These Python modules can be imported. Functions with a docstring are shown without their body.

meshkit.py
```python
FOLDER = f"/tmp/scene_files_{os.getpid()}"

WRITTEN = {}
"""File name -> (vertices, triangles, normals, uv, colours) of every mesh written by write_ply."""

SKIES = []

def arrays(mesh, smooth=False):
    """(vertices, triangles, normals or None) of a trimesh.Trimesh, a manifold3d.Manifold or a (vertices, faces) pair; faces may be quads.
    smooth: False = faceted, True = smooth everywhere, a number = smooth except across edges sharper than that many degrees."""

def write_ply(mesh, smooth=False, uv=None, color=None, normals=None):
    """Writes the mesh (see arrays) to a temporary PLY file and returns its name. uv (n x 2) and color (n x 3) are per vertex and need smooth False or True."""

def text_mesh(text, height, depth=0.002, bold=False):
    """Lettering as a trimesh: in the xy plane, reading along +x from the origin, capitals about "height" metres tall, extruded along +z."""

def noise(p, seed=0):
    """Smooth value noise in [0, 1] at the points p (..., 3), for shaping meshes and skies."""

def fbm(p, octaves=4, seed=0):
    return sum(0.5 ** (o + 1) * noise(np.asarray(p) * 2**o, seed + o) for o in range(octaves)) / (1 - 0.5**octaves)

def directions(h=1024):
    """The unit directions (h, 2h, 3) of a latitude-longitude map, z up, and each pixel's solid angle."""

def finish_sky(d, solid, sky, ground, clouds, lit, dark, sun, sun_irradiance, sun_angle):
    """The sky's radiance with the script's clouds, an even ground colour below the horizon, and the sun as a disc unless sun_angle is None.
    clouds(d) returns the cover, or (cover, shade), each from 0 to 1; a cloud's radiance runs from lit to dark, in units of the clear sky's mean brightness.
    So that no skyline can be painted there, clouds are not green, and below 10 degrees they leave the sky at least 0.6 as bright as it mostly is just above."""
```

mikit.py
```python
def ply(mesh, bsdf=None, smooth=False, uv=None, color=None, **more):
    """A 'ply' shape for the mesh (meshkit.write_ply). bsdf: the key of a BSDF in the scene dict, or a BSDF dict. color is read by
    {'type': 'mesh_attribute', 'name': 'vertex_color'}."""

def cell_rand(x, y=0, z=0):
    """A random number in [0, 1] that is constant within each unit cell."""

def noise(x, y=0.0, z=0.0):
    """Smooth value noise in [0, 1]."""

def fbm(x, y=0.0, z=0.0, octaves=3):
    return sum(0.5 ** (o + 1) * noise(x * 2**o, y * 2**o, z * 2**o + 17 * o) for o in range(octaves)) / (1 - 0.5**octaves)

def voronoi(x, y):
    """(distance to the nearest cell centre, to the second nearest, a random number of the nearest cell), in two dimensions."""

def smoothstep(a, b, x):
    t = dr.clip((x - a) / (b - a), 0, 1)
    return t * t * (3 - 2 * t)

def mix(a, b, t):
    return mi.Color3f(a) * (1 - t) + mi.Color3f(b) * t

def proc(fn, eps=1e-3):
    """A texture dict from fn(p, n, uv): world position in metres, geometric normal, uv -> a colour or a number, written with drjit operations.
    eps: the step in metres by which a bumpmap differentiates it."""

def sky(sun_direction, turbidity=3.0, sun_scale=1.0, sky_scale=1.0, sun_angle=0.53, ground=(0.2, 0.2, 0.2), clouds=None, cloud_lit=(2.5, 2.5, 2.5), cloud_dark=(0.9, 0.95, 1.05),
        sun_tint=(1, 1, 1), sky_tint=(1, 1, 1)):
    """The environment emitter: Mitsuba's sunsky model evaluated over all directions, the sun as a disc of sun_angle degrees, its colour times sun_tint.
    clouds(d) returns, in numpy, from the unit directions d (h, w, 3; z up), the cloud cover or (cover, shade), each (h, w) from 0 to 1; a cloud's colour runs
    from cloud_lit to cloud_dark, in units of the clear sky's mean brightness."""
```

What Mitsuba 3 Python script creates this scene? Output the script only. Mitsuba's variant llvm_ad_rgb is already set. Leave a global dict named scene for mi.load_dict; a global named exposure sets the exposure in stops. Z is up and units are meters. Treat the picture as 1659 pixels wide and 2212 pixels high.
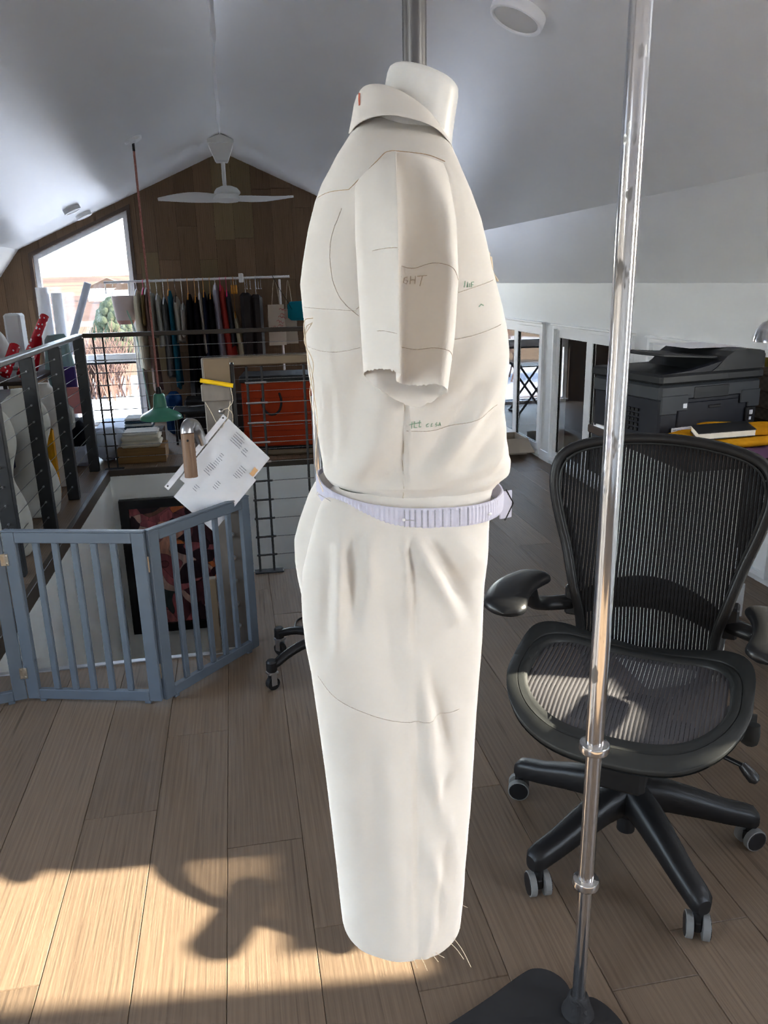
import math, random
import numpy as np, trimesh, drjit as dr, mitsuba as mi
import mikit, meshkit
from mikit import fbm, noise, voronoi, cell_rand, smoothstep, mix, proc
from shapely.geometry import Polygon, box as sbox
from shapely.ops import unary_union

T = mi.ScalarTransform4f
PI = math.pi
rng = np.random.default_rng(7)
scene, labels = {'type': 'scene'}, {}

# ------------------------------------------------------------------ camera, sky, exposure
def cam_axes(yaw, pitch, roll):
    f = np.array([math.sin(yaw)*math.cos(pitch), math.cos(yaw)*math.cos(pitch), -math.sin(pitch)])
    r = np.array([math.cos(yaw), -math.sin(yaw), 0]); u = np.cross(r, f)
    return -r*math.sin(roll) + u*math.cos(roll), f
cam_up, cam_fwd = cam_axes(math.radians(10.288), math.radians(16.521), math.radians(-1.27))
EYE = np.array([0, 0, 1.5])
scene['camera'] = {'type': 'perspective', 'fov': 52.29, 'fov_axis': 'x', 'near_clip': 0.05, 'far_clip': 4000.0,
                   'to_world': T().look_at(origin=EYE.tolist(), target=(EYE+cam_fwd).tolist(), up=cam_up.tolist())}
SUN_AZ, SUN_ALT = math.radians(-6.0), math.radians(28.0)
sun_dir = (math.cos(SUN_ALT)*math.cos(SUN_AZ), math.cos(SUN_ALT)*math.sin(SUN_AZ), math.sin(SUN_ALT))
scene['sky'] = mikit.sky(sun_dir, turbidity=2.6, sun_tint=(0.86, 1.0, 1.2), sky_tint=(1.26, 0.985, 0.83), sun_scale=0.62, sky_scale=2.3, sun_angle=0.9, ground=(0.45, 0.42, 0.4))
exposure = 5.7

# ------------------------------------------------------------------ helpers: names
used = set()
def key(name, parent=None):
    base = f'{parent}__{name}' if parent else name
    k, n = base, 0
    while k in used:
        n += 1; k = f'{base}_{n:03d}'
    used.add(k)
    return k
def tag(k, label=None, cat=None, group=None, kind=None):
    d = {a: b for a, b in (('label', label), ('category', cat), ('group', group), ('kind', kind)) if b}
    if d: labels[k] = d
    return k
def thing(name, label, cat, group=None):
    return tag(key(name), label, cat, group)
def struct(name, label=None):
    return tag(key(name), label, None, None, 'structure')
def obj(name, mesh, m, parent=None, smooth=35, uv=None, label=None, cat=None, group=None, kind=None, color=None):
    k = key(name, parent)
    scene[k] = mikit.ply(mesh, m, smooth=smooth, **({'uv': uv} if uv is not None else {}), **({'color': color} if color is not None else {}))
    return tag(k, label, cat, group, kind)
def put(name, ply, parent=None, to=None, **kw):
    k = key(name, parent)
    scene[k] = {**ply, **({'to_world': to} if to is not None else {})}
    return tag(k, **kw)

# ------------------------------------------------------------------ helpers: meshes
def TM(v, f): return trimesh.Trimesh(np.asarray(v, float), np.asarray(f, int), process=False)
def join(*ms): return trimesh.util.concatenate([m for m in ms if m is not None])
def V(*a): return np.array(a, float)
def unit(v): v = np.asarray(v, float); return v/np.linalg.norm(v)
def cbox(x0, x1, y0, y1, z0, z1, c=0.003):
    """A box with chamfered edges."""
    c = min(c, (x1-x0)*.45, (y1-y0)*.45, (z1-z0)*.45)
    if c <= 0: return trimesh.creation.box(bounds=[[x0, y0, z0], [x1, y1, z1]])
    p = []
    for X, sx in ((x0, 1), (x1, -1)):
        for Y, sy in ((y0, 1), (y1, -1)):
            for Z, sz in ((z0, 1), (z1, -1)):
                p += [(X, Y+sy*c, Z+sz*c), (X+sx*c, Y, Z+sz*c), (X+sx*c, Y+sy*c, Z)]
    return trimesh.convex.convex_hull(np.array(p))
def box(x0, x1, y0, y1, z0, z1): return trimesh.creation.box(bounds=[[x0, y0, z0], [x1, y1, z1]])
def loft(rings, closed=True, caps=True):
    R = np.asarray(rings, float); m, n = R.shape[:2]
    v = R.reshape(-1, 3); f = []
    nn = n if closed else n-1
    i, j = np.meshgrid(np.arange(m-1), np.arange(nn), indexing='ij')
    a = i*n+j; b = i*n+(j+1) % n; c = (i+1)*n+(j+1) % n; d = (i+1)*n+j
    f = np.vstack([np.stack([a, b, c], -1).reshape(-1, 3), np.stack([a, c, d], -1).reshape(-1, 3)])
    if caps and closed:
        v = np.vstack([v, R[0].mean(0), R[-1].mean(0)])
        k = np.arange(n); e = m*n
        f = np.vstack([f, np.stack([(k+1) % n, k, k*0+e], 1), np.stack([(m-1)*n+k, (m-1)*n+(k+1) % n, k*0+e+1], 1)])
    return TM(v, f)
def frames(p, up=None):
    p = np.asarray(p, float); t = np.gradient(p, axis=0); t /= np.linalg.norm(t, axis=1, keepdims=True)+1e-12
    a = np.zeros_like(p)
    h = V(0, 0, 1) if up is None else np.asarray(up, float)
    if abs(t[0] @ h) > .95: h = V(1, 0, 0)
    a[0] = unit(h - t[0]*(h @ t[0]))
    for i in range(1, len(p)):
        w = a[i-1]-t[i]*(a[i-1] @ t[i]); a[i] = w/(np.linalg.norm(w)+1e-12)
    return t, a, np.cross(t, a)
def tube(p, r, n=8, caps=True, ry=None, closed=False):
    """Sweep of a round (or r x ry elliptic) section along the points."""
    p = np.asarray(p, float); t, a, b = frames(p)
    r = np.broadcast_to(r, (len(p),)); q = r if ry is None else np.broadcast_to(ry, (len(p),))
    g = np.arange(n)*2*PI/n
    R = p[:, None] + r[:, None, None]*np.cos(g)[None, :, None]*a[:, None] + q[:, None, None]*np.sin(g)[None, :, None]*b[:, None]
    if closed: R = np.vstack([R, R[:1]]); caps = False
    return loft(R, True, caps)
def sweep(p, sec, up=None, closed=False):
    """Sweep of a 2-D section (a, b offsets) along the points."""
    p = np.asarray(p, float)
    if closed:
        q = np.vstack([p[-1:], p, p[:1]]); t, a, b = frames(q, up); t, a, b = t[1:-1], a[1:-1], b[1:-1]
    else: t, a, b = frames(p, up)
    if up is not None:
        u = np.asarray(up, float); b = np.cross(t, np.broadcast_to(u, t.shape)); b /= np.linalg.norm(b, axis=1, keepdims=True)+1e-9; a = np.cross(b, t)
    s = np.asarray(sec, float)
    R = p[:, None] + s[None, :, :1]*a[:, None] + s[None, :, 1:]*b[:, None]
    if closed: R = np.vstack([R, R[:1]])
    return loft(R, True, not closed)
def lathe(prof, n=24, o=(0, 0, 0)):
    g = np.arange(n)*2*PI/n
    R = np.array([[(r*math.cos(x), r*math.sin(x), z) for x in g] for r, z in prof])+np.asarray(o)
    return loft(R, True, True)
def cyl(p0, p1, r, n=12): return tube([p0, p1], r, n)
def ext(poly, axes, a0, a1):
    """Extrude a polygon that lies in the axes ('xy', 'xz' or 'yz') along the third axis from a0 to a1."""
    out = []
    for g in getattr(poly, 'geoms', [poly]):
        if g.is_empty or g.area < 1e-6 or g.geom_type != 'Polygon': continue
        m = trimesh.creation.extrude_polygon(g, abs(a1-a0), engine='earcut'); v = m.vertices.copy()
        h = v[:, 2]+min(a0, a1)
        if axes == 'xy': w = np.stack([v[:, 0], v[:, 1], h], 1)
        elif axes == 'xz': w = np.stack([v[:, 0], h, v[:, 1]], 1); m.faces = m.faces[:, ::-1]
        else: w = np.stack([h, v[:, 0], v[:, 1]], 1)
        out.append(TM(w, m.faces))
    return join(*out) if out else None
def xf(m, o=(0, 0, 0), x=(1, 0, 0), y=(0, 1, 0), z=(0, 0, 1), s=1.0):
    A = np.array([x, y, z], float)*s
    return TM(m.vertices @ A + np.asarray(o, float), m.faces)
def rotz(m, a, o=(0, 0, 0)):
    c, s = math.cos(a), math.sin(a)
    return xf(m, o, (c, s, 0), (-s, c, 0), (0, 0, 1))
def spline(P, n):
    """Catmull-Rom through the points, n samples."""
    P = np.asarray(P, float); m = len(P)
    Q = np.vstack([2*P[0]-P[1], P, 2*P[-1]-P[-2]])
    u = np.linspace(0, m-1, n); i = np.minimum(u.astype(int), m-2); t = (u-i)[:, None] if P.ndim == 2 else (u-i)
    a, b, c, d = Q[i], Q[i+1], Q[i+2], Q[i+3]
    return .5*((2*b)+(c-a)*t+(2*a-5*b+4*c-d)*t*t+(3*b-a-3*c+d)*t**3)
def nz(p, s, seed=0): return meshkit.fbm(np.asarray(p)*s, 3, seed)-.5
def rough_mesh(m, amp, s, seed=0):
    v = m.vertices.copy()
    for k in range(3): v[:, k] += amp*nz(m.vertices+17*k, s, seed+k)
    return TM(v, m.faces)

# ------------------------------------------------------------------ materials
def L(r, g, b): return [((c/255)/12.92 if c/255 < .04045 else ((c/255+.055)/1.055)**2.4) for c in (r, g, b)]
def rgb(c): return {'type': 'rgb', 'value': [float(x) for x in c]}
def M(name, col, rough=.6, spec=.4, metal=0.0, **k):
    scene[name] = {'type': 'twosided', 'bsdf': {'type': 'principled', 'base_color': col if isinstance(col, dict) else rgb(col), 'roughness': rough, 'specular': spec, 'metallic': metal, **k}}
    return name
def MB(name, col, bump, scale, rough=.6, spec=.4, eps=1e-3, **k):
    scene[name] = {'type': 'twosided', 'bsdf': {'type': 'bumpmap', 'tex': proc(bump, eps), 'scale': scale,
                   'bsdf': {'type': 'principled', 'base_color': col if isinstance(col, dict) else rgb(col), 'roughness': rough, 'specular': spec, **k}}}
    return name
def wood(c0, c1, c2, wid):
    """Plank wood: uv.x = plank number + place across it, uv.y = metres along it."""
    def fn(p, n, uv):
        i = dr.floor(uv.x); u = (uv.x-i)*wid; v = uv.y
        w = u + .02*(noise(u*14+i*3.1, v*1.1, i)-.5) + .05*(noise(v*.5, i*5.3)-.5)
        ring = .5+.5*dr.sin(420*w + 9*fbm(u*25, v*1.6, i*2.7))
        fine = fbm(u*420+i*11, v*9, i, 2)
        blot = fbm(u*7, v*1.3, i*1.9, 2)
        c = mix(c0, c1, dr.clip(.25*ring+.55*fine+.45*(blot-.2), 0, 1))
        c = mix(c, mi.Color3f(c2), smoothstep(.62, .85, fbm(u*130+i*5, v*3.5, i+.5, 2))*.55)
        return c*(.84+.32*cell_rand(i, 3))
    return fn
def wood_bump(wid):
    def fn(p, n, uv):
        i = dr.floor(uv.x); u = (uv.x-i)*wid; v = uv.y
        return fbm(u*260+i*7, v*7, i, 2)
    return fn
MB('mat_floor', proc(wood((.12, .083, .056), (.195, .14, .096), (.07, .047, .032), .207)), wood_bump(.207), .0009, .5, .28)
M('mat_gable', proc(wood((.105, .062, .034), (.18, .11, .062), (.062, .035, .02), .207)), .55, .3)
M('mat_gable2', proc(wood((.12, .085, .042), (.19, .135, .068), (.08, .055, .026), .207)), .55, .3)
M('mat_ceiling', L(218, 218, 218), .33, .5)
M('mat_wall', L(212, 212, 213), .45, .4)
M('mat_white', L(232, 232, 233), .35, .5)
M('mat_stairwall', L(232, 232, 228), .5, .35)
M('mat_subfloor', L(60, 45, 34), .8, .2)
M('mat_darkwood', L(52, 40, 34), .5, .4)
M('mat_trim', L(70, 55, 45), .5, .4)
scene['mat_pane'] = {'type': 'thindielectric', 'int_ior': 1.5}
scene['mat_glass'] = {'type': 'thindielectric', 'int_ior': 1.62}
M('mat_closet', L(70, 72, 74), .8, .2)
M('mat_black', L(20, 20, 21), .45, .4)
M('mat_blackmetal', L(30, 31, 32), .4, .5)
M('mat_postmetal', L(36, 38, 40), .42, .5)
M('mat_rail', L(92, 90, 90), .35, .6)
M('mat_railbrown', L(66, 56, 46), .45, .4)
M('mat_beigewood', L(112, 96, 76), .5, .4)
M('mat_cable', L(150, 150, 150), .3, .5, 1.0)
M('mat_chrome', (.82, .83, .85), .08, .5, 1.0)
M('mat_steel', (.55, .56, .58), .25, .5, 1.0)
def spotted(p, n, uv):
    s = smoothstep(.60, .72, fbm(p.x*90, p.y*90, p.z*26, 3))*smoothstep(.45, .6, fbm(p.x*30+9, p.y*30, p.z*5, 2))
    return mix((.83, .84, .86), (.16, .16, .16), s*.8)
def spotted_r(p, n, uv):
    s = smoothstep(.60, .72, fbm(p.x*90, p.y*90, p.z*26, 3))*smoothstep(.45, .6, fbm(p.x*30+9, p.y*30, p.z*5, 2))
    return .09+.45*s
M('mat_chrome_pole', proc(spotted), proc(spotted_r), .5, 1.0)
M('mat_darkpole', (.2, .2, .205), .33, .5, 1.0)
def cast(p, n, uv): return fbm(p.x*240, p.y*240, p.z*240, 3)
MB('mat_castiron', L(34, 33, 34), cast, .002, .6, .4)
def weave(p, n, uv): return dr.sin(p.x*5200)*dr.sin(p.z*5200)*.5+.5*noise(p.x*700, p.y*700, p.z*700)
def muslin(p, n, uv):
    return mix((.585, .552, .512), (.655, .628, .592), fbm(p.x*9, p.y*9, p.z*5, 3))
MB('mat_muslin', proc(muslin), weave, .00008, .85, .12, 4e-4, sheen=.3)
def neckc(p, n, uv): return mix((.66, .655, .63), (.73, .72, .70), fbm(p.x*60, p.y*60, p.z*25, 3))
M('mat_form', proc(neckc), .35, .45)
M('mat_elastic', L(190, 190, 206), .7, .2, 0.0, sheen=.3)
M('mat_pencil', L(172, 160, 146), .8, .1)
M('mat_seam', L(196, 186, 168), .85, .1)
M('mat_redpen', L(204, 120, 100), .8, .1)
M('mat_greenpen', L(138, 168, 146), .8, .1)
M('mat_thread', L(226, 212, 190), .8, .1)
M('mat_gate', L(86, 96, 107), .42, .45)
M('mat_nickel', (.62, .58, .5), .25, .5, 1.0)
M('mat_plastic', L(20, 20, 21), .42, .4)
M('mat_graphite', L(40, 42, 42), .45, .4)
M('mat_pad', L(19, 20, 22), .36, .5)
M('mat_rim', L(112, 112, 110), .5, .4)
M('mat_mesh', L(26, 26, 28), .75, .2, 0.0, sheen=.2)
M('mat_seatmesh', L(72, 71, 74), .75, .2, 0.0, sheen=.3)
M('mat_paper', L(222, 223, 228), .7, .25)
M('mat_ink', L(140, 142, 150), .8, .1)
scene['mat_sleeve'] = {'type': 'thindielectric', 'int_ior': 1.45}
M('mat_yellow', L(236, 190, 20), .45, .4)
M('mat_handlewood', proc(lambda p, n, uv: mix((.13, .075, .045), (.21, .125, .075), fbm(p.x*160, p.y*160, p.z*9, 3))), .5, .4)
M('mat_newel', proc(lambda p, n, uv: mix((.13, .115, .10), (.21, .185, .16), fbm(p.x*40, p.y*40, p.z*12, 3))), .5, .4)
M('mat_orange', L(160, 52, 16), .7, .3)
M('mat_enamel', L(72, 142, 116), .3, .5)
M('mat_printer', L(24, 26, 28), .45, .45)
M('mat_printer2', L(20, 22, 30), .5, .4)
M('mat_printer3', L(48, 51, 54), .5, .4)
M('mat_mustard', proc(lambda p, n, uv: mix(L(176, 116, 14), L(206, 146, 30), fbm(p.x*40, p.y*40, p.z*40, 3))), .85, .1, 0.0, sheen=.3)
M('mat_purple', L(84, 58, 80), .85, .1, 0.0, sheen=.3)
M('mat_book', L(18, 18, 19), .5, .4)
M('mat_pages', L(226, 218, 200), .8, .1)
M('mat_tabletop', L(205, 204, 200), .5, .4)
M('mat_cord', proc(lambda p, n, uv: mix(L(150, 84, 76), L(188, 140, 128), noise(p.z*160, p.x*300))), .8, .1)
M('mat_lightdisc', L(205, 203, 200), .5, .3)

# ------------------------------------------------------------------ the room shell
XW, YB, YF = 2.51, -3.2, 9.2           # half width, back gable, far gable
ZK, XJ, ZJ, ZR = 1.447, 2.16, 1.887, 2.84
def roof_z(x):
    x = abs(x)
    return ZR-(ZR-ZJ)*x/XJ if x <= XJ else ZJ-(ZJ-ZK)*(x-XJ)/(XW-XJ)
XD, ZD = 1.44, 2.205                    # where a dormer's flat ceiling meets the slope
D1 = (0.80, 1.74); D2 = (-2.75, 0.0); D3 = (1.9, 3.0)   # dormers of the right side; the left side has the second only
th = .1
def slab(pts):                          # polygon (x, z) of one roof plane with its thickness, from points of the inner face
    p = [V(*a) for a in pts]; d = unit(p[1]-p[0]); nrm = V(-d[1], d[0]); nrm = nrm if nrm[1] > 0 else -nrm
    return Polygon([p[0], p[1], p[1]+nrm*th, p[0]+nrm*th])
ceil_k = struct('ceiling', 'white painted pitched ceiling that breaks into steeper sides')
for side in (1, -1):
    dorms = [D2, D1] if side > 0 else [D2, D3]
    ys = [YB]+[q for d in dorms for q in d]+[YF]
    solid = [(ys[i], ys[i+1]) for i in range(0, len(ys), 2)]
    up = [(0, ZR), (side*XJ, ZJ)]; st = [(side*XJ, ZJ), (side*XW, ZK)]
    ms, mt = [], []
    for a, b in solid:
        ms.append(ext(slab(up), 'xz', a, b)); mt.append(ext(slab(st), 'xz', a, b))
    for a, b in dorms:
        ms.append(ext(slab([(0, ZR), (side*XD, ZD)]), 'xz', a, b))
        mt.append(box(min(side*XD, side*(XW+.1)), max(side*XD, side*(XW+.1)), a, b, ZD, ZD+.1))
        tri = Polygon([(side*XD, ZD), (side*XJ, ZJ), (side*XW, ZK), (side*(XW+.12), ZK), (side*(XW+.12), ZD)])
        mt += [ext(tri, 'xz', a-.06, a), ext(tri, 'xz', b, b+.06)]
    obj('slope', join(*ms), 'mat_ceiling', ceil_k, False)
    obj('steep_slope', join(*mt), 'mat_ceiling', ceil_k, False)
# the cracked joint tape along the ridge
pts = []
yy = np.linspace(1.6, 9.1, 150)
w = .004+.012*meshkit.noise(np.stack([yy*3, yy*0, yy*0], 1))+.012*np.exp(-((yy-2.2)/1.0)**2)*meshkit.noise(np.stack([yy*9, yy*0+4, yy*0], 1))
off = .012*(meshkit.noise(np.stack([yy*2.3, yy*0+9, yy*0], 1))-.5)
tri_v = [];
for y, a, o in zip(yy, w, off):
    dz = .004+.004*meshkit.noise(np.array([[y*14, 3., 1.]]))[0]
    tri_v += [(-a+o, y, ZR-.44*abs(-a+o)-.0005), (o, y, ZR-dz-.44*abs(o)-.001), (a+o, y, ZR-.44*abs(a+o)-.0005)]
q = np.array(tri_v).reshape(-1, 3, 3)
obj('joint_tape', loft(q, closed=False, caps=False), 'mat_white', ceil_k, True)

# side walls with their openings (y, z)
UNITS = [(3.22, 4.53), (4.72, 6.03), (6.24, 7.58)]
def wall_poly(side):
    p = sbox(YB, -.3, YF, ZK)
    for a, b in ([D2, D1] if side > 0 else [D2, D3]): p = p.union(sbox(a, 0, b, ZD))
    if side > 0:
        for a, b in UNITS: p = p.difference(sbox(a, .035, b, 1.125))
        p = p.difference(sbox(1.105, 1.17, 1.56, 2.06))
    if side < 0: p = p.difference(sbox(2.05, .4, 2.82, 2.08))
    p = p.difference(sbox(-1.30, .45, -.25, 2.08))
    return p
wr = struct('wall_right', 'white painted low side wall with glazed doors'); obj('plaster', ext(wall_poly(1), 'yz', XW, XW+.12), 'mat_wall', wr, False)
wl = struct('wall_left', 'white painted low side wall'); obj('plaster', ext(wall_poly(-1), 'yz', -XW-.12, -XW), 'mat_wall', wl, False)
bb = struct('baseboard_right'); 
for a, b in ((4.53, 4.72), (6.03, 6.24), (7.58, 9.18)): obj('board', cbox(XW-.012, XW, a, b, 0, .085), 'mat_white', bb, False)
# dormer windows outside the frame (the sun comes through the first one)
wn = [0]
def plain_window(side, y0, y1, z0, z1):
    wn[0] += 1
    k = struct(f'window_{wn[0]}', 'white framed dormer window')
    fr = sbox(y0, z0, y1, z1).difference(sbox(y0+.015, z0+.015, y1-.015, z1-.015))
    x0, x1 = (XW+.03, XW+.08) if side > 0 else (-XW-.08, -XW-.03)
    obj('frame', ext(fr, 'yz', x0, x1), 'mat_white', k, False)
    obj('pane', ext_sheet([(y0, z0), (y1, z0), (y1, z1), (y0, z1)], (x0+x1)/2, 'x'), 'mat_pane', k, False)
def ext_sheet(p, at, ax):
    v = [(at, a, b) if ax == 'x' else (a, at, b) for a, b in p]
    return TM(v, [[0, i, i+1] for i in range(1, len(v)-1)])
plain_window(1, 1.105, 1.56, 1.17, 2.06)
plain_window(-1, 2.05, 2.82, .4, 2.08)
for s in (1, -1):
    plain_window(s, -1.30, -.25, .45, 2.08)

# gables: base slab, planks on the far one, two trapezoid windows each
room = Polygon([(-XW, -.3), (XW, -.3), (XW, ZK), (XJ, ZJ), (0, ZR), (-XJ, ZJ), (-XW, ZK)])
def win_poly(s, grow=0.0):
    x0, x1 = -2.035+grow*-1, -1.03+grow
    p = Polygon([(x0, .0), (x1, .0), (x1, roof_z(1.03)-.115+grow), (x0, roof_z(2.035)-.12+grow)])
    return p if s < 0 else Polygon([(-x, z) for x, z in p.exterior.coords])
holes = unary_union([win_poly(-1), win_poly(1)])
room_out = room.buffer(.12, join_style=2)
wf = struct('wall_far', 'dark brown plank gable wall'); obj('sheathing', ext(room_out.difference(holes), 'xz', YF+.02, YF+.14), 'mat_subfloor', wf, False)
wb = struct('wall_back', 'white gable wall behind the viewer'); obj('plaster', ext(room_out, 'xz', YB-.12, YB), 'mat_wall', wb, False)
gp = random.Random(5); nplank = 0
x = -XW-.05
clad = room.difference(unary_union([win_poly(-1, .0), win_poly(1, .0)]))
while x < XW:
    wdt = gp.choice([.19, .207, .207, .225]); z = -gp.random()*1.2
    while z < ZR:
        ln = gp.uniform(.9, 1.7)
        pc = clad.intersection(sbox(x+.0012, z+.0012, x+wdt-.0012, z+ln-.0012)).intersection(sbox(-9, 0, 9, 9))
        m = ext(pc, 'xz', YF, YF+.02)
        if m is not None:
            nplank += 1; vv = m.vertices
            uv = np.stack([nplank+.04+.9*np.clip((vv[:, 0]-x)/.23, 0, 1), vv[:, 2]+.3*nplank], 1)
            obj('plank', TM(vv+V(0, gp.uniform(-.0025, 0), 0), m.faces), gp.choice(['mat_gable', 'mat_gable', 'mat_gable2']), wf, False, uv=uv)
        z += ln
    x += wdt
def gable_window(s, Y, inn, label):
    """A tall trapezoid window with a transom; inn = +1 when the room lies towards -y."""
    wn[0] += 1
    k = struct(f'window_{wn[0]}', label)
    o = win_poly(s); i1 = o.buffer(-.05, join_style=2)
    up = i1.intersection(sbox(-9, .775, 9, 9)); lo = i1.intersection(sbox(-9, .035, 9, .665))
    a, b = (Y+.035, Y+.085) if inn > 0 else (Y-.085, Y-.035)
    obj('frame', ext(o.difference(unary_union([up, lo])), 'xz', a, b), 'mat_white', k, False)
    tr = o.buffer(.035, join_style=2).difference(o).intersection(sbox(-9, 0, 9, 9))
    obj('casing', ext(tr, 'xz', Y-.02, Y-.001) if inn > 0 else ext(tr, 'xz', Y+.001, Y+.02), 'mat_trim', k, False)
    # deep transom shelf with its dark underside gasket
    xs = sorted([o.bounds[0]+.05, o.bounds[2]-.05])
    if inn > 0:
        obj('transom', cbox(xs[0], xs[1], Y+.0, Y+.09, .69, .775), 'mat_white', k, False)
        obj('gasket', box(xs[0], xs[1], Y+.012, Y+.05, .668, .69), 'mat_black', k, False)
        obj('sill', cbox(o.bounds[0], o.bounds[2], Y-.03, Y+.09, -.0, .035), 'mat_white', k, False)
    for g in (up, lo):
        obj('pane', ext_sheet(list(g.exterior.coords)[:-1], (a+b)/2, 'y'), 'mat_pane', k, False)
gable_window(-1, YF, 1, 'tall trapezoid window in the plank gable wall with hills outside')
gable_window(1, YF, 1, 'tall trapezoid window at the other end of the plank gable wall')

# glazed doors of the low wall: two sashes each over a dark closet
cl = struct('closet', 'dark storage space behind the glazed doors')
obj('shell', join(box(XW+.12, 3.3, 3.0, 7.8, 1.13, 1.16), box(3.3, 3.33, 3.0, 7.8, -.05, 1.16), box(XW+.12, 3.3, 3.0, 7.8, -.08, -.0), box(XW+.12, 3.3, 2.97, 3.0, -.05, 1.16), box(XW+.12, 3.3, 7.8, 7.83, -.05, 1.16)), 'mat_closet', cl, False)
for n, (a, b) in enumerate(UNITS):
    k = struct(f'door_{n+1}', 'low white framed double glazed door')
    obj('frame', ext(sbox(a, .035, b, 1.125).difference(sbox(a+.03, .06, b-.03, 1.10)), 'yz', XW-.02, XW+.06), 'mat_white', k, False)
    obj('ledge', cbox(XW-.035, XW, a-.012, b+.012, 1.125, 1.140), 'mat_white', k, False)
    mid = (a+b)/2
    for j, (c, d) in enumerate(((a+.033, mid-.004), (mid+.004, b-.033))):
        x0 = XW-.008+.012*j
        s = obj('sash', ext(sbox(c, .063, d, 1.097).difference(sbox(c+.058, .115, d-.058, 1.035)), 'yz', x0, x0+.03), 'mat_white', k, False)
        obj('gasket', ext(sbox(c+.054, .111, d-.054, 1.039).difference(sbox(c+.062, .119, d-.062, 1.031)), 'yz', x0+.008, x0+.022), 'mat_black', s, False)
        obj('pane', ext_sheet([(c+.05, .1), (d-.05, .1), (d-.05, 1.045), (c+.05, 1.045)], x0+.016, 'x'), 'mat_glass', s, False)

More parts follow.
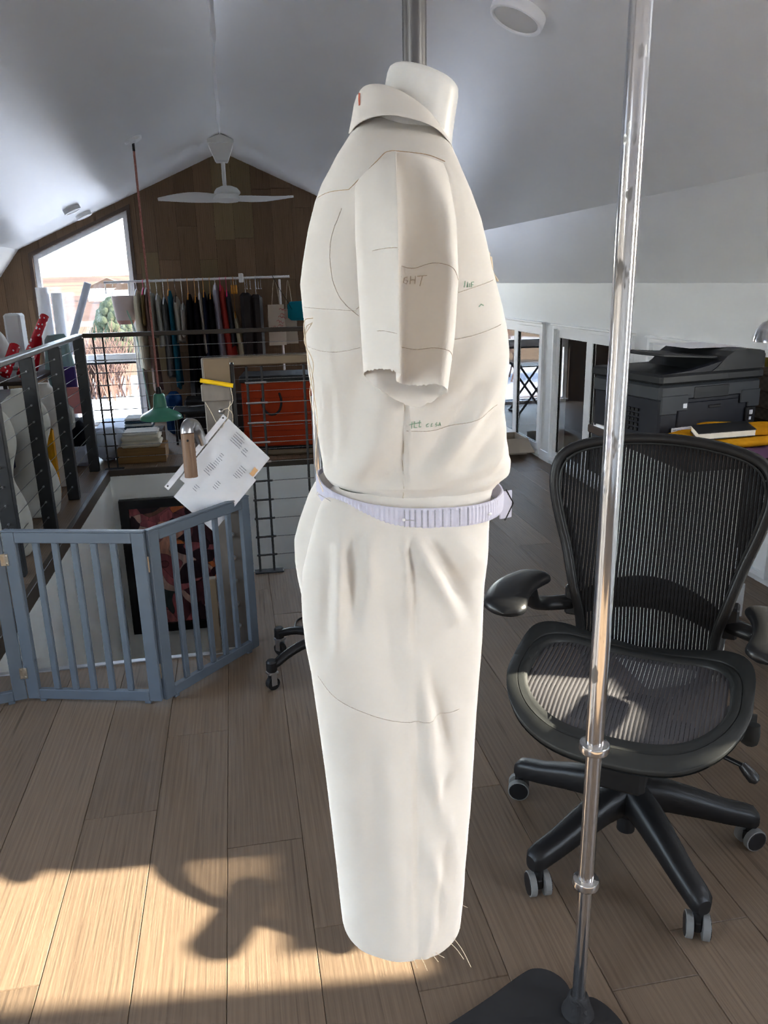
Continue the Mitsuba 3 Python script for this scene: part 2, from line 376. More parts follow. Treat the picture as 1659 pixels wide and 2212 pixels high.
# floor: planks one by one, with the stair opening left out
OPEN = unary_union([sbox(-1.13, 4.04, 1.25, 6.77), sbox(-1.13, 3.09, -.03, 4.05)])
fl = struct('floor', 'brown oak plank floor')
base = sbox(-XW-.1, YB-.1, XW+.1, YF+.1).difference(OPEN)
obj('subfloor', ext(base, 'xy', -.26, -.02), 'mat_stairwall', fl, False)
def plank_mesh(x0, x1, y0, y1, i):
    c, d = .0016, .0022
    xs = [x0+c, x1-c, x1-c, x0+c]; ys = [y0+c, y0+c, y1-c, y1-c]
    xo = [x0, x1, x1, x0]; yo = [y0, y0, y1, y1]
    v = [(a, b, 0) for a, b in zip(xs, ys)]+[(a, b, -d) for a, b in zip(xo, yo)]+[(a, b, -.02) for a, b in zip(xo, yo)]
    f = [[0, 1, 2], [0, 2, 3]]
    for r in (0, 4):
        for j in range(4):
            a, b = r+j, r+(j+1) % 4
            f += [[a, a+4, b+4], [a, b+4, b]]
    return TM(v, f)
ROWX = .0850; PW = .2072
rowoff = {-1: 1.867, 3: 1.232, 4: 1.357}
fr = random.Random(11); nf = 0
for r in range(-13, 12):
    x0, x1 = max(ROWX+r*PW, -XW), min(ROWX+(r+1)*PW, XW)
    ln = 1.9; y = rowoff.get(r, fr.uniform(0, ln)); y -= math.ceil((y-YB)/ln)*ln
    if x1-x0 < .03: continue
    while y < YF:
        a, b = max(y, YB), min(y+ln, YF)
        g = sbox(x0+.0003, a+.0004, x1-.0003, b-.0004).difference(OPEN)
        y += ln
        for q in getattr(g, 'geoms', [g]):
            if q.is_empty or q.area < 1e-4: continue
            nf += 1
            bx = q.bounds
            m = plank_mesh(bx[0], bx[2], bx[1], bx[3], nf) if abs(q.area-(bx[2]-bx[0])*(bx[3]-bx[1])) < 1e-6 else ext(q, 'xy', -.02, 0)
            vv = m.vertices
            uv = np.stack([nf+.02+.95*np.clip((vv[:, 0]-x0)/PW, 0, 1), vv[:, 1]+.37*nf], 1)
            obj('plank', m, 'mat_floor', fl, False, uv=uv)
# stairwell: white walls below the floor, treads going down
sw = struct('wall_stair', 'white painted walls of the stairwell')
obj('plaster', join(box(-1.15, -1.13, 3.0, 6.8, -2.8, -.005), box(-1.15, 1.27, 6.77, 6.79, -2.8, -.005), box(1.25, 1.27, 4.0, 6.8, -2.8, -.005), box(-.03, 1.27, 4.02, 4.04, -2.8, -.005), box(-.03, -.01, 3.05, 4.04, -2.8, -.005), box(-1.15, -.01, 3.05, 3.07, -2.8, -.3)), 'mat_stairwall', sw, False)
lf = struct('floor_lower', 'brown floor at the foot of the stairs'); obj('boards', box(-1.15, 1.27, 3.0, 6.8, -2.83, -2.8), 'mat_subfloor', lf, False)
stp = struct('stairs', 'brown wooden stairs going down')
for i in range(10):
    y0, z0 = 3.09+.27*i, -.19*(i+1)
    obj('tread', cbox(-1.13, -.03, y0, y0+.29, z0-.03, z0), 'mat_trim', stp, False)
    obj('riser', box(-1.13, -.03, y0+.0, y0+.012, z0, z0+.16), 'mat_stairwall', stp, False)
obj('nosing', cbox(-1.13, -.03, 3.075, 3.105, -.012, .006), 'mat_steel', stp, False)
obj('fascia', join(cbox(-1.16, -1.125, 3.1, 6.8, -.085, .004), cbox(-1.13, 1.25, 6.765, 6.80, -.05, .004)), 'mat_railbrown', fl, False)

# ------------------------------------------------------------------ outside: ground, hills, shrubs, houses
def snowy(p, n, uv):
    f = fbm(p.x*.06, p.y*.16, 0, 3)
    near = smoothstep(37, 31, p.y+14*(fbm(p.x*.12, p.y*.2, 3, 2)-.5))
    patch = smoothstep(.56, .62, fbm(p.x*.022+5, p.y*.075, 1, 3))*smoothstep(300, 60, p.y)
    grass = mix((.032, .018, .013), (.052, .032, .022), f)
    grass = mix(grass, mi.Color3f(.06, .04, .024), smoothstep(.5, .7, fbm(p.x*.02, p.y*.03, 7, 2)))
    return mix(grass, mi.Color3f(.27, .28, .305), dr.clip(near+patch*.8, 0, 1))
M('mat_ground', proc(snowy, .05), .95, .1)
gx, gy = np.meshgrid(np.linspace(-1, 1, 90), np.linspace(0, 1, 110))
Yg = 9.6*np.exp(gy*math.log(900/9.6)); Xg = gx*(40+Yg*1.3)
pp = np.stack([Xg*.012, Yg*.012, 0*Xg], -1)
hgt = -3.4+.5*(meshkit.fbm(pp*8, 3, 1)-.5)+np.clip((Yg-90)/600, 0, 1)**1.0*(10.5+9*(meshkit.fbm(np.stack([Xg*.004, Yg*.006, 0*Xg], -1), 4, 3)-.5))
st = struct('terrain', 'snow-patched dry ground and low brown hills')
obj('ground', loft(np.stack([Xg, Yg, hgt], -1), closed=False, caps=False), 'mat_ground', st, True)
obj('ground', loft(np.array([[(-900, -500, -3.45), (900, -500, -3.45)], [(-900, 9.7, -3.45), (900, 9.7, -3.45)]]), closed=False, caps=False), 'mat_ground', st, False)
def gz(x, y):
    j = np.argmin(np.abs(Yg[:, 0]-y)); return float(hgt[j, np.argmin(np.abs(Xg[j]-x))])
M('mat_twig', (.09, .055, .045), .9, .1)
M('mat_conifer', (.035, .042, .025), .9, .1)
def shrub(x, y, h, seed, n=150, sp=.9):
    r = random.Random(seed); z0 = gz(x, y)-.1; out = []
    for _ in range(n):
        a = r.uniform(0, 2*PI); l = h*r.uniform(.5, 1); s = r.uniform(.15, sp)
        b = V(x+r.gauss(0, .25*h), y+r.gauss(0, .25*h), z0)
        p = [b, b+V(math.cos(a)*s*l*.25, math.sin(a)*s*l*.25, l*.5), b+V(math.cos(a)*s*l*.6, math.sin(a)*s*l*.6, l)]
        out.append(tube(p, [.012*h, .008*h, .002*h], 3, False))
        c = p[1]
        for _ in range(3):
            e = r.uniform(0, 2*PI); out.append(tube([c, c+V(math.cos(e)*.2*h, math.sin(e)*.2*h, .3*h)], [.006*h, .002*h], 3, False))
    return join(*out)
shr = [(-6.6, 38, 3.6, 'tall bare pinkish shrub seen through the upper window pane'), (-4.1, 21, 1.1, 'low bare shrub just beyond the lower window pane'), (-2.9, 24, 1.2, 'bare shrub below the transom of the window'),
       (-9.5, 46, 2.6, 'bare shrub far out behind the white paper rolls'), (4.2, 22, 2.2, 'bare shrub mirrored in the first glazed door'), (6.2, 26, 2.6, 'bare tall shrub outside the far right window')]
for i, (x, y, h, lb) in enumerate(shr):
    obj('bare_shrub', shrub(x, y, h, 40+i), 'mat_twig', None, False, label=lb, cat='shrub', group='bare shrubs outside the gable windows')
def conifer(x, y, h, seed):
    r = random.Random(seed); z0 = gz(x, y)-.2; out = [cyl((x, y, z0), (x, y, z0+h*.5), .03*h, 6)]
    for i in range(420):
        t = r.random(); a = r.uniform(0, 2*PI); rad = .42*h*(1-t**2.2)**.7*r.uniform(.75, 1)
        c = V(x, y, z0+.05*h+t*h*.86)+V(math.cos(a), math.sin(a), 0)*rad
        b = rough_mesh(trimesh.creation.icosphere(1, .07*h*r.uniform(.6, 1.1)), .03*h, 9/h, i); out.append(TM(b.vertices*V(1, 1, 1.2)+c, b.faces))
    return join(*out)
obj('conifer', conifer(-8.6, 62, 4.4, 3), 'mat_conifer', None, False, label='dark green rounded conifer standing out on the snowy plain', cat='tree')
for i, (x, y, w, lb) in enumerate(((-27, 190, 9, 'small white house far out on the plain, left of the leaning tube'), (-20, 175, 7, 'small white house far out beside the conifer'))):
    k = thing('house', lb, 'house'); z0 = gz(x, y)-.3
    obj('wall', cbox(x-w/2, x+w/2, y, y+6, z0, z0+3.2, .02), 'mat_wall', k, False)
    obj('roof', ext(Polygon([(x-w/2-.4, z0+3.1), (x+w/2+.4, z0+3.1), (x, z0+5.2)]), 'xz', y-.3, y+6.3), 'mat_subfloor', k, False)

# ------------------------------------------------------------------ railings round the stair opening
HT = 1.10
CZ = [.10+.102*i for i in range(10)]
def ladder(k, x, y, m='mat_blackmetal', w=.075):
    """Two thin uprights that carry the cable ends, with a rung at every cable."""
    for s in (0, 1): obj('upright', cbox(x+s*w-.006, x+s*w+.006, y-.006, y+.006, .0, HT, .002), m, k, False)
    for z in CZ: obj('cable_end', cyl((x-.012, y-.009, z), (x+w+.02, y-.009, z), .0055, 8), 'mat_steel' if z > .58 else m, k, 30)
    obj('foot', cbox(x-.03, x+w+.05, y-.03, y+.03, 0, .008), m, k, False)
# left run, towards the window
k = thing('railing', 'dark steel cable railing along the platform with the white dress forms', 'railing', 'stair railings')
for y in (3.45, 4.28, 5.10, 5.89, 6.80):
    p = obj('post', cbox(-1.285, -1.205, y-.03, y+.03, 0, HT-.0, .004), 'mat_postmetal', k, False)
    if y < 6.5:
        for z in CZ: obj('cable_end', cyl((-1.245, y-.045, z), (-1.245, y-.03, z), .006, 8), 'mat_steel', p, 30)
for z in CZ: obj('cable', cyl((-1.245, 3.42, z), (-1.245, 6.80, z), .0022, 6), 'mat_cable', k, 30)
obj('handrail', cbox(-1.275, -1.215, 3.0, 6.86, HT, HT+.032, .006), 'mat_rail', k, False)
# far run
k = thing('railing', 'brown-topped cable railing in front of the clothes rack', 'railing', 'stair railings')
ladder(k, -1.135, 6.83)
ladder(k, 1.05, 6.83)
for z in CZ: obj('cable', cyl((-1.2, 6.83, z), (1.3, 6.83, z), .0022, 6), 'mat_cable', k, 30)
obj('handrail', cbox(-1.21, 1.3, 6.80, 6.86, HT+.0, HT+.035, .005), 'mat_railbrown', k, False)
# near run, behind the dress form
k = thing('railing', 'cable railing with a beige wooden handrail behind the dress form', 'railing', 'stair railings')
ladder(k, .045, 4.02); obj('upright', cbox(.326, .338, 4.014, 4.026, 0, HT, .002), 'mat_blackmetal', k, False)
for z in CZ: obj('cable', cyl((.04, 4.011, z), (1.24, 4.011, z), .0022, 6), 'mat_cable', k, 30)
obj('handrail', cbox(-.075, 1.3, 3.98, 4.06, HT+.01, HT+.05, .004), 'mat_beigewood', k, False)
for z in CZ: obj('cable', cyl((-.06, 3.172, z), (-.06, 3.975, z), .0022, 6), 'mat_cable', k, 30)
# newel post with domed cable bolts, at the head of the stairs
k = thing('newel_post', 'grey-brown flat newel post with a column of domed bolts', 'post')
obj('shaft', cbox(-.135, -.03, 3.13, 3.17, 0, 1.225, .004), 'mat_newel', k, False)
obj('edge_strip', cbox(-.028, -.012, 3.14, 3.20, 0, 1.2, .003), 'mat_blackmetal', k, False)
for z in [.10+.102*i for i in range(11)]:
    if z < 1.1: obj('bolt', lathe([(.0, .011), (.006, .010), (.0105, .006), (.012, 0), (0, 0)], 12).apply_transform(trimesh.transformations.rotation_matrix(PI/2, [1, 0, 0])).apply_translation((-.072, 3.13, z)), 'mat_chrome', k, 30)
obj('end_board', cbox(-.19, -.15, 3.10, 3.14, -.0, .33, .003), 'mat_beigewood', k, False)

# ------------------------------------------------------------------ handrail stub, hanging papers, yellow hook on the newel
k = thing('handrail_end', 'short round wooden handrail end with a chrome elbow on top', 'handrail')
a0, a1 = V(-.199, 2.955, .806), V(-.200, 2.965, .968)
obj('grip', tube(spline([a0, a0*.98+a1*.02, a0*.5+a1*.5, a1], 10), .0245, 20), 'mat_handlewood', k, 40)
obj('elbow', tube(spline([a1, a1+V(0, .004, .014), a1+V(.006, .018, .027), a1+V(.022, .045, .026), a1+V(.034, .075, -.005), a1+V(.05, .085, -.06)], 16), [.0248]*4+[.024]*4+[.021]*8, 18), 'mat_steel', k, 40)
obj('screw', lathe([(0, .003), (.004, .002), (.0045, 0), (0, 0)], 10).apply_transform(trimesh.transformations.rotation_matrix(PI/2, [1, 0, 0])).apply_translation((-.199, 2.938, .945)), 'mat_black', k, 30)
# plastic sleeve with printed sheets, hung by its punched corner
def paper_sheet(c, wdt, hgt, bend=.0, n=14):
    """Corner points: c = top-left (punched edge), axes u (along the long side) and v."""
    o, u, v = c
    uu, vv = np.meshgrid(np.linspace(0, 1, n), np.linspace(0, 1, n), indexing='ij')
    P = o+uu[..., None]*u+vv[..., None]*v
    P[..., 1] += bend*np.sin(uu*PI)*(.4+.6*vv)
    return loft(P, closed=False, caps=False)
pu, pv = V(-.225, -.02, -.245), V(.14, .0, -.155)          # along the punched edge, and across it
po = V(-.055, 3.05, 1.010)
k = thing('document_sleeve', 'clear plastic sleeve of printed pattern sheets hanging aslant from the newel post', 'document')
obj('sheet', paper_sheet((po+.06*pv, pu*.9, pv*1.06), 0, 0, 0), 'mat_paper', k, True)
obj('sheet', paper_sheet((po+.18*pv+.30*pu+V(0, -.003, 0), pu*.80, pv*1.0), 0, 0, 0), 'mat_paper', k, True)
obj('film', paper_sheet((po-.06*pv+V(0, -.008, 0), pu*1.08, pv*1.18), 0, 0, 0), 'mat_sleeve', k, True)
obj('punched_strip', paper_sheet((po-.07*pv+V(0, -.0095, 0), pu*1.08, pv*.1), 0, 0, 0), 'mat_paper', k, True)
tx = []
r = random.Random(3)
for (u0, v0, nl, ln, dirv) in ((.05, .32, 5, .30, 1), (.12, .62, 3, .15, 1), (.35, .35, 8, .10, 1), (.30, .78, 6, .16, 0), (.52, .30, 5, .16, 1), (.62, .62, 4, .1, 0), (.82, .35, 3, .1, 0)):
    for j in range(nl):
        l = ln*r.uniform(.6, 1)
        a = po+(u0+.028*j)*pu+v0*pv; b = a+l*pv if dirv else a+l*pv
        off = V(0, -.0045, 0)
        d = unit(pu)*.0011
        tx.append(TM([a-d+off, b-d+off, b+d+off, a+d+off], [[0, 1, 2], [0, 2, 3]]))
obj('printed_lines', join(*tx), 'mat_ink', k, False)
a = po+.2*pu+1.0*pv+V(0, -.0045, 0); M('mat_note', L(232, 190, 140), .8, .1)
obj('orange_mark', TM([a, a+.1*pu, a+.1*pu+.09*pv, a+.09*pv], [[0, 1, 2], [0, 2, 3]]), 'mat_note', k, False)
for t in (.03, .5, .97):
    c = po+t*1.08*pu-.03*pv+V(0, -.0105, 0)
    obj('hole', lathe([(0, .0006), (.0035, .0006), (.0035, 0), (0, 0)], 10).apply_transform(trimesh.transformations.rotation_matrix(PI/2, [1, 0, 0])).apply_translation(c), 'mat_black', k, False)
k = thing('hanging_clip', 'yellow round bar with a grey grip and string hooked over the newel post', 'clip')
obj('bar', tube([(-.142, 3.095, 1.146), (-.02, 3.085, 1.122)], .0085, 12), 'mat_yellow', k, 40)
obj('grip', cbox(-.143, -.033, 3.10, 3.128, 1.062, 1.128, .004), 'mat_newel', k, False)
obj('backing_card', cbox(-.128, -.028, 3.112, 3.1285, 1.128, 1.225, .003), 'mat_beigewood', k, False)
for p in ([(-.13, 3.10, 1.06), (-.11, 3.09, 1.02), (-.082, 3.06, .962), (-.06, 3.02, .995)], [(-.035, 3.10, 1.06), (-.05, 3.09, 1.0), (-.062, 3.05, .962)], [(-.03, 3.1, 1.12), (-.026, 3.1, 1.06), (-.045, 3.09, 1.035), (-.03, 3.1, 1.01), (-.034, 3.08, .95)], [(-.072, 3.115, 1.02), (-.06, 3.1, 1.03), (-.045, 3.09, 1.035)]):
    obj('string', tube(spline(p, 14), .0012, 5), 'mat_thread', k, 40)

# ------------------------------------------------------------------ folding gate
k = thing('baby_gate', 'grey slatted wooden folding gate closing off the stairs', 'gate')
G = [V(-1.36, 2.74, 0), V(-.866, 2.853, 0), V(-.358, 2.716, 0), V(.004, 3.108, 0)]
def gate_panel(a, b):
    d = b-a; ln = np.linalg.norm(d); d = d/ln; nrm = V(d[1], -d[0], 0)
    B = lambda x0, x1, z0, z1, t=.011, c=.0025: xf(cbox(x0, x1, -t, t, z0, z1, c), a, d, -nrm, (0, 0, 1))
    g = .004
    for x0, x1 in ((g, .05), (ln-.05, ln-g)): obj('stile', B(x0, x1, .012, .672), 'mat_gate', k, False)
    obj('top_rail', B(.05, ln-.05, .632, .672), 'mat_gate', k, False)
    obj('bottom_rail', B(.05, ln-.05, .012, .052), 'mat_gate', k, False)
    obj('cap_strip', B(g, ln-g, .672, .679, .0125, .002), 'mat_gate', k, False)
    n = 5; sp = (ln-.1)/(n+1)
    for i in range(n):
        x = .05+sp*(i+1); obj('slat', B(x-.0115, x+.0115, .052, .632, .008), 'mat_gate', k, False)
    for x in (.06, ln-.06): obj('foot', B(x-.012, x+.012, 0, .012, .009), 'mat_gate', k, False)
for i in range(3): gate_panel(G[i], G[i+1])
def hinge(p, d1, d2, z):
    nrm = unit(V(d1[1], -d1[0], 0)-0*d2); h = []
    for d in (d1, d2):
        nr = V(d[1], -d[0], 0); nr = nr if nr[1] < 0 else -nr
        h.append(xf(cbox(.002, .017, .0115, .0135, z-.022, z+.022, .0006), p, d, nr, (0, 0, 1)))
        for zz in (-.014, .014):
            h.append(xf(lathe([(0, .0015), (.003, .001), (.0036, 0), (0, 0)], 8), p+d*.010+nr*.0135+V(0, 0, z+zz), unit(np.cross(nr, V(0, 0, 1))), V(0, 0, 1), nr))
    nr = V(0, -1, 0)
    h.append(cyl(p+nr*.0135+V(0, 0, z-.022), p+nr*.0135+V(0, 0, z+.022), .0028, 8))
    obj('hinge', join(*h), 'mat_nickel', k, 30)
for z in (.57, .12):
    hinge(G[1], unit(G[0]-G[1]), unit(G[2]-G[1]), z)
for z in (.55, .13):
    obj('hinge', join(cbox(G[2][0]-.004, G[2][0]+.004, G[2][1]+.004, G[2][1]+.012, z-.03, z+.03, .001)), 'mat_nickel', k, False)

# ------------------------------------------------------------------ framed picture on the stairwell wall (a generic abstract)
def abstract(p, n, uv):
    d1, d2, c = voronoi(p.x*9+2*noise(p.x*7, p.z*7), p.z*7+2*noise(p.x*6+5, p.z*6))
    col = mix((.03, .012, .018), (.42, .11, .12), smoothstep(.25, .55, c))
    col = mix(col, mi.Color3f(.6, .4, .34), smoothstep(.66, .72, c))
    col = mix(col, mi.Color3f(.6, .17, .05), smoothstep(.86, .9, c))
    col = mix(col, mi.Color3f(.035, .05, .05), smoothstep(.93, .95, c))
    edge = smoothstep(.05, .02, d2-d1)
    s = fbm(p.x*40, p.z*12, 2, 3)
    return mix(col*(.45+.9*s), mi.Color3f(.015, .01, .012), edge*.7)
M('mat_painting', proc(abstract), .45, .4)
k = thing('framed_picture', 'dark red abstract picture in a wide black frame on the stairwell wall', 'picture')
x0, x1, z0, z1 = -1.075, -.225, -1.49, -.255
obj('frame', ext(sbox(x0, z0, x1, z1).difference(sbox(x0+.075, z0+.075, x1-.075, z1-.075)), 'xz', 6.70, 6.765), 'mat_black', k, False)
obj('canvas', box(x0+.07, x1-.07, 6.735, 6.755, z0+.07, z1-.07), 'mat_painting', k, False)

# ------------------------------------------------------------------ castored stand behind the dress form
k = thing('castor_stand', 'black star base on castors with a thin chrome pole behind the dress form', 'stand')
c0 = V(.27, 2.845, 0)
obj('pole', cyl(c0+V(0, 0, .1), c0+V(0, 0, 1.10), .0155, 16), 'mat_chrome', k, 40)
obj('upper_pole', tube([c0+V(0, 0, 1.09), c0+V(0, 0, 1.10), c0+V(0, 0, 1.195), c0+V(0, 0, 1.2), c0+V(0, 0, 1.206), c0+V(0, 0, 1.214)], [.012, .011, .011, .0085, .0085, .003], 16), 'mat_chrome', k, 40)
obj('hub', lathe([(0, .17), (.03, .17), (.036, .15), (.036, .08), (0, .075)], 20, c0), 'mat_plastic', k, 35)
castor_w = None
for i in range(5):
    a = math.radians(222+72*i-87); d = V(math.cos(a), math.sin(a), 0)
    pts = spline([c0+d*.03+V(0, 0, .13), c0+d*.10+V(0, 0, .142), c0+d*.17+V(0, 0, .128), c0+d*.225+V(0, 0, .105), c0+d*.25+V(0, 0, .1)], 16)
    leg = obj('leg', tube(pts, np.linspace(.019, .015, 16), 10, ry=np.linspace(.021, .018, 16)), 'mat_plastic', k, 40)
    obj('socket', lathe([(0, .122), (.016, .122), (.021, .115), (.021, .082), (.018, .076), (0, .076)], 16, c0+d*.25), 'mat_plastic', leg, 35)
    e = c0+d*.25; s = V(-d[1], d[0], 0)
    cs = obj('castor', join(xf(cbox(-.02, .02, -.017, .017, .066, .076, .002), e, d, s), *[xf(cbox(-.012, .012, q-.0015, q+.0015, .02, .07, .001), e, d, s) for q in (-.0155, .0155)]), 'mat_steel', leg, False)
    obj('wheel', cyl(e-s*.012+V(0, 0, .0255), e+s*.012+V(0, 0, .0255), .025, 20), 'mat_black', leg, 35)
obj('power_cable', tube(spline([(.16, 3.2, .004), (.19, 3.34, .004), (.26, 3.37, .004), (.36, 3.33, .004)], 20), .004, 6), 'mat_black', None, 40, label='thin black cable looped on the floor behind the dress form', cat='cable')

# ------------------------------------------------------------------ hanging dress form, its stand and the muslin jumpsuit
k = thing('form_stand', 'chrome dress form stand with a cast iron base and two collars, right foreground', 'stand')
PX, PY = .606, 1.188
obj('pole', tube([(PX, PY, .66), (PX, PY, 2.18)], .0168, 28, False), 'mat_chrome_pole', k, True)
obj('lower_pole', tube([(PX, PY, .34), (PX, PY, .67)], .0148, 28, False), 'mat_chrome_pole', k, True)
obj('base_pole', tube([(PX, PY, .04), (PX, PY, .36)], .0133, 28, False), 'mat_chrome_pole', k, True)
for z, r in ((.655, .0168), (.348, .0148)):
    obj('collar', lathe([(r-.004, z-.004), (r+.002, z-.010), (r+.0105, z-.009), (r+.0115, z-.006), (r+.0115, z+.004), (r+.010, z+.007), (r+.001, z+.008), (r-.004, z+.008)], 36, (PX, PY, 0)), 'mat_chrome', k, 40)
obj('arm', tube(spline([(PX, PY, 2.17), (PX-.006, PY, 2.23), (PX-.06, PY-.01, 2.275), (.43, 1.16, 2.285), (.32, 1.142, 2.275), (.266, 1.132, 2.24), (.2595, 1.13, 2.16)], 40), .0165, 18), 'mat_chrome', k, 40)
obj('hanging_rod', tube([(.2595, 1.13, 2.19), (.2595, 1.13, 1.70)], .0158, 24), 'mat_darkpole', k, 40)
obj('socket', lathe([(.0, .062), (.0175, .062), (.020, .059), (.022, .052), (.026, .035), (.032, .022), (.035, .012), (0, .012)], 30, (PX, PY, 0)), 'mat_castiron', k, 35)
# its flat iron foot spreads mostly to the left, under the hanging form
def foot_outline():
    p = [(.612, 1.215), (.612, 1.262), (.592, 1.296), (.56, 1.311), (.525, 1.303), (.44, 1.263), (.352, 1.225), (.25, 1.185), (.20, 1.14), (.22, 1.085), (.34, 1.065), (.49, 1.085), (.56, 1.04), (.60, .94), (.66, .915), (.71, .965), (.69, 1.07), (.685, 1.16), (.655, 1.215)]
    return Polygon(spline(np.array(p+p[:1]), 160)[:-1]).buffer(0)
fo = foot_outline()
obj('base', join(ext(fo, 'xy', .0, .012), ext(fo.buffer(-.004), 'xy', .012, .016)), 'mat_castiron', k, 25)

# tables measured on the form: (z, x at the back, x at the front)
BOD = np.array([(1.700, .183, .288), (1.689, .172, .293), (1.663, .153, .298), (1.629, .132, .308), (1.605, .121, .319), (1.570, .110, .335), (1.527, .100, .349), (1.496, .095, .359), (1.465, .096, .369), (1.426, .098, .379), (1.374, .100, .382), (1.327, .106, .379), (1.285, .109, .380), (1.243, .114, .391), (1.226, .116, .388), (1.214, .124, .374), (1.200, .130, .362)])
BY = np.array([(1.700, .040), (1.689, .056), (1.676, .083), (1.663, .110), (1.648, .138), (1.629, .160), (1.605, .172), (1.570, .168), (1.527, .160), (1.465, .155), (1.374, .152), (1.285, .142), (1.23, .136), (1.214, .126), (1.2, .120)])
YC = 1.12
def seg_d(x, z, a, b):
    ax, az, bx, bz = *a, *b; dx, dz = bx-ax, bz-az
    t = np.clip(((x-ax)*dx+(z-az)*dz)/(dx*dx+dz*dz), 0, 1)
    return np.hypot(x-ax-t*dx, z-az-t*dz), t
def folds(x, z, F):
    """Sum of soft ridges (amp > 0) and valleys along segments in the x-z plane of the near side."""
    o = np.zeros_like(x)
    for a, b, w, amp in F:
        d, t = seg_d(x, z, a, b); o += 2.4*amp*np.exp(-(d/w)**2)*(.35+.65*np.sin(PI*np.clip(t, .02, .98)))
    return o
BF = [((.225, 1.23), (.36, 1.40), .016, .007), ((.24, 1.205), (.37, 1.32), .012, -.006), ((.22, 1.21), (.33, 1.27), .012, .007), ((.27, 1.215), (.385, 1.25), .010, -.007), ((.30, 1.205), (.39, 1.225), .009, .006),
      ((.21, 1.30), (.34, 1.44), .02, .004), ((.30, 1.30), (.37, 1.345), .014, -.004), ((.33, 1.24), (.375, 1.30), .008, .004), ((.23, 1.26), (.30, 1.36), .012, -.004),
      ((.207, 1.37), (.207, 1.20), .0035, -.0022), ((.211, 1.37), (.211, 1.20), .003, .0015),
      ((.125, 1.21), (.175, 1.30), .018, .006), ((.15, 1.20), (.20, 1.27), .015, -.006), ((.17, 1.27), (.195, 1.40), .02, .004), ((.13, 1.28), (.16, 1.42), .018, -.004),
      ((.112, 1.37), (.108, 1.21), .006, .006), ((.120, 1.36), (.119, 1.20), .005, -.006), ((.108, 1.46), (.125, 1.58), .012, .004), ((.118, 1.44), (.112, 1.56), .01, -.004)]
def bodice_pt(z, th, grow=0.0, F=BF):
    z = np.asarray(z, float); th = np.asarray(th, float)
    b, f = np.interp(z, BOD[::-1, 0], BOD[::-1, 1]), np.interp(z, BOD[::-1, 0], BOD[::-1, 2])
    y = np.interp(z, BY[::-1, 0], BY[::-1, 1])
    c, s = np.cos(th), np.sin(th); e = 2/2.35
    a = (f-b)/2+grow; xc = (f+b)/2
    x = xc+a*np.sign(c)*np.abs(c)**e; yy = (y+grow)*np.sign(s)*np.abs(s)**e
    near = np.clip(-s, 0, 1)**.5*(np.abs(c) < .995)
    d = folds(x, z, F)*near*np.clip((z-1.222)/.03, 0, 1)+.0028*(meshkit.fbm(np.stack([x*18, yy*18, z*14], -1), 3, 5)-.5)*2
    return np.stack([x+d*c*.4, YC+yy+d*np.where(s < 0, -1, 1)*np.abs(s), z], -1)
js = thing('muslin_jumpsuit', 'cream muslin toile jumpsuit with pencilled pattern lines pinned on the hanging form', 'jumpsuit')
zz = np.interp(np.linspace(0, 1, 150), np.linspace(0, 1, len(BOD)), BOD[:, 0])
tt = np.linspace(0, 2*PI, 220, endpoint=False)
Z, TH = np.meshgrid(zz, tt, indexing='ij')
obj('bodice', loft(bodice_pt(Z, TH), True, False), 'mat_muslin', js, True)
def on_bod(x, z, out=.0006):
    """The point of the bodice's near side at the given x and z."""
    x, z = np.atleast_1d(np.asarray(x, float)), np.atleast_1d(np.asarray(z, float)); o = []
    for X, Zv in zip(x, z):
        th = np.linspace(PI+.02, 2*PI-.02, 400); p = bodice_pt(np.full(400, Zv), th)
        o.append(p[np.argmin(np.abs(p[:, 0]-X))]+V(0, -out, 0))
    return np.array(o)
def pen(name, pts, fn, m, r=.0007, n=24, parent=js, lab=None):
    q = spline(pts, n); p = fn(q[:, 0], q[:, 1])
    obj(name, tube(p, r*.62, 5, ry=r*.4), m, parent, True, label=lab)
for pts in ([(.088, 1.467), (.115, 1.466), (.150, 1.464)], [(.088, 1.416), (.110, 1.412), (.130, 1.413), (.155, 1.419)], [(.275, 1.483), (.295, 1.488), (.335, 1.497)], [(.267, 1.426), (.295, 1.430), (.345, 1.441)], [(.209, 1.313), (.246, 1.312), (.283, 1.319), (.345, 1.334)],
            [(.138, 1.584), (.124, 1.546), (.124, 1.504), (.134, 1.477), (.152, 1.458)], [(.150, 1.466), (.160, 1.474)]):
    pen('pencil_line', pts, on_bod, 'mat_pencil', .00055)
M('mat_yokeseam', L(176, 150, 122), .85, .1)
pen('yoke_seam', [(.113, 1.606), (.128, 1.606), (.146, 1.604)], on_bod, 'mat_yokeseam', .0009)
pen('shoulder_seam', [(.146, 1.604), (.166, 1.622), (.183, 1.638), (.194, 1.645), (.215, 1.643), (.238, 1.640), (.26, 1.633)], on_bod, 'mat_yokeseam', .0008)
pen('side_seam', [(.206, 1.36), (.206, 1.30), (.207, 1.195)], on_bod, 'mat_seam', .0007)
def scrawl(strokes, x, z, s, fn, m, parent=js, slant=.1):
    ms = []
    for st_ in strokes:
        q = np.array(st_, float); q = V(x, z)+np.stack([(q[:, 0]+slant*q[:, 1])*s, q[:, 1]*s], 1)
        ms.append(tube(fn(q[:, 0], q[:, 1]), .0005, 5, ry=.0004))
    obj('handwriting', join(*ms), m, parent, True)
scrawl([[(0, 0), (0, 1)], [(.5, .1), (.5, 1.1)], [(.5, .1), (.9, .1)], [(1.1, .2), (1.1, 1.2)], [(1.1, .2), (1.5, .2)], [(-.3, .6), (1.3, .9)]], .214, 1.3165, .0085, on_bod, 'mat_greenpen')
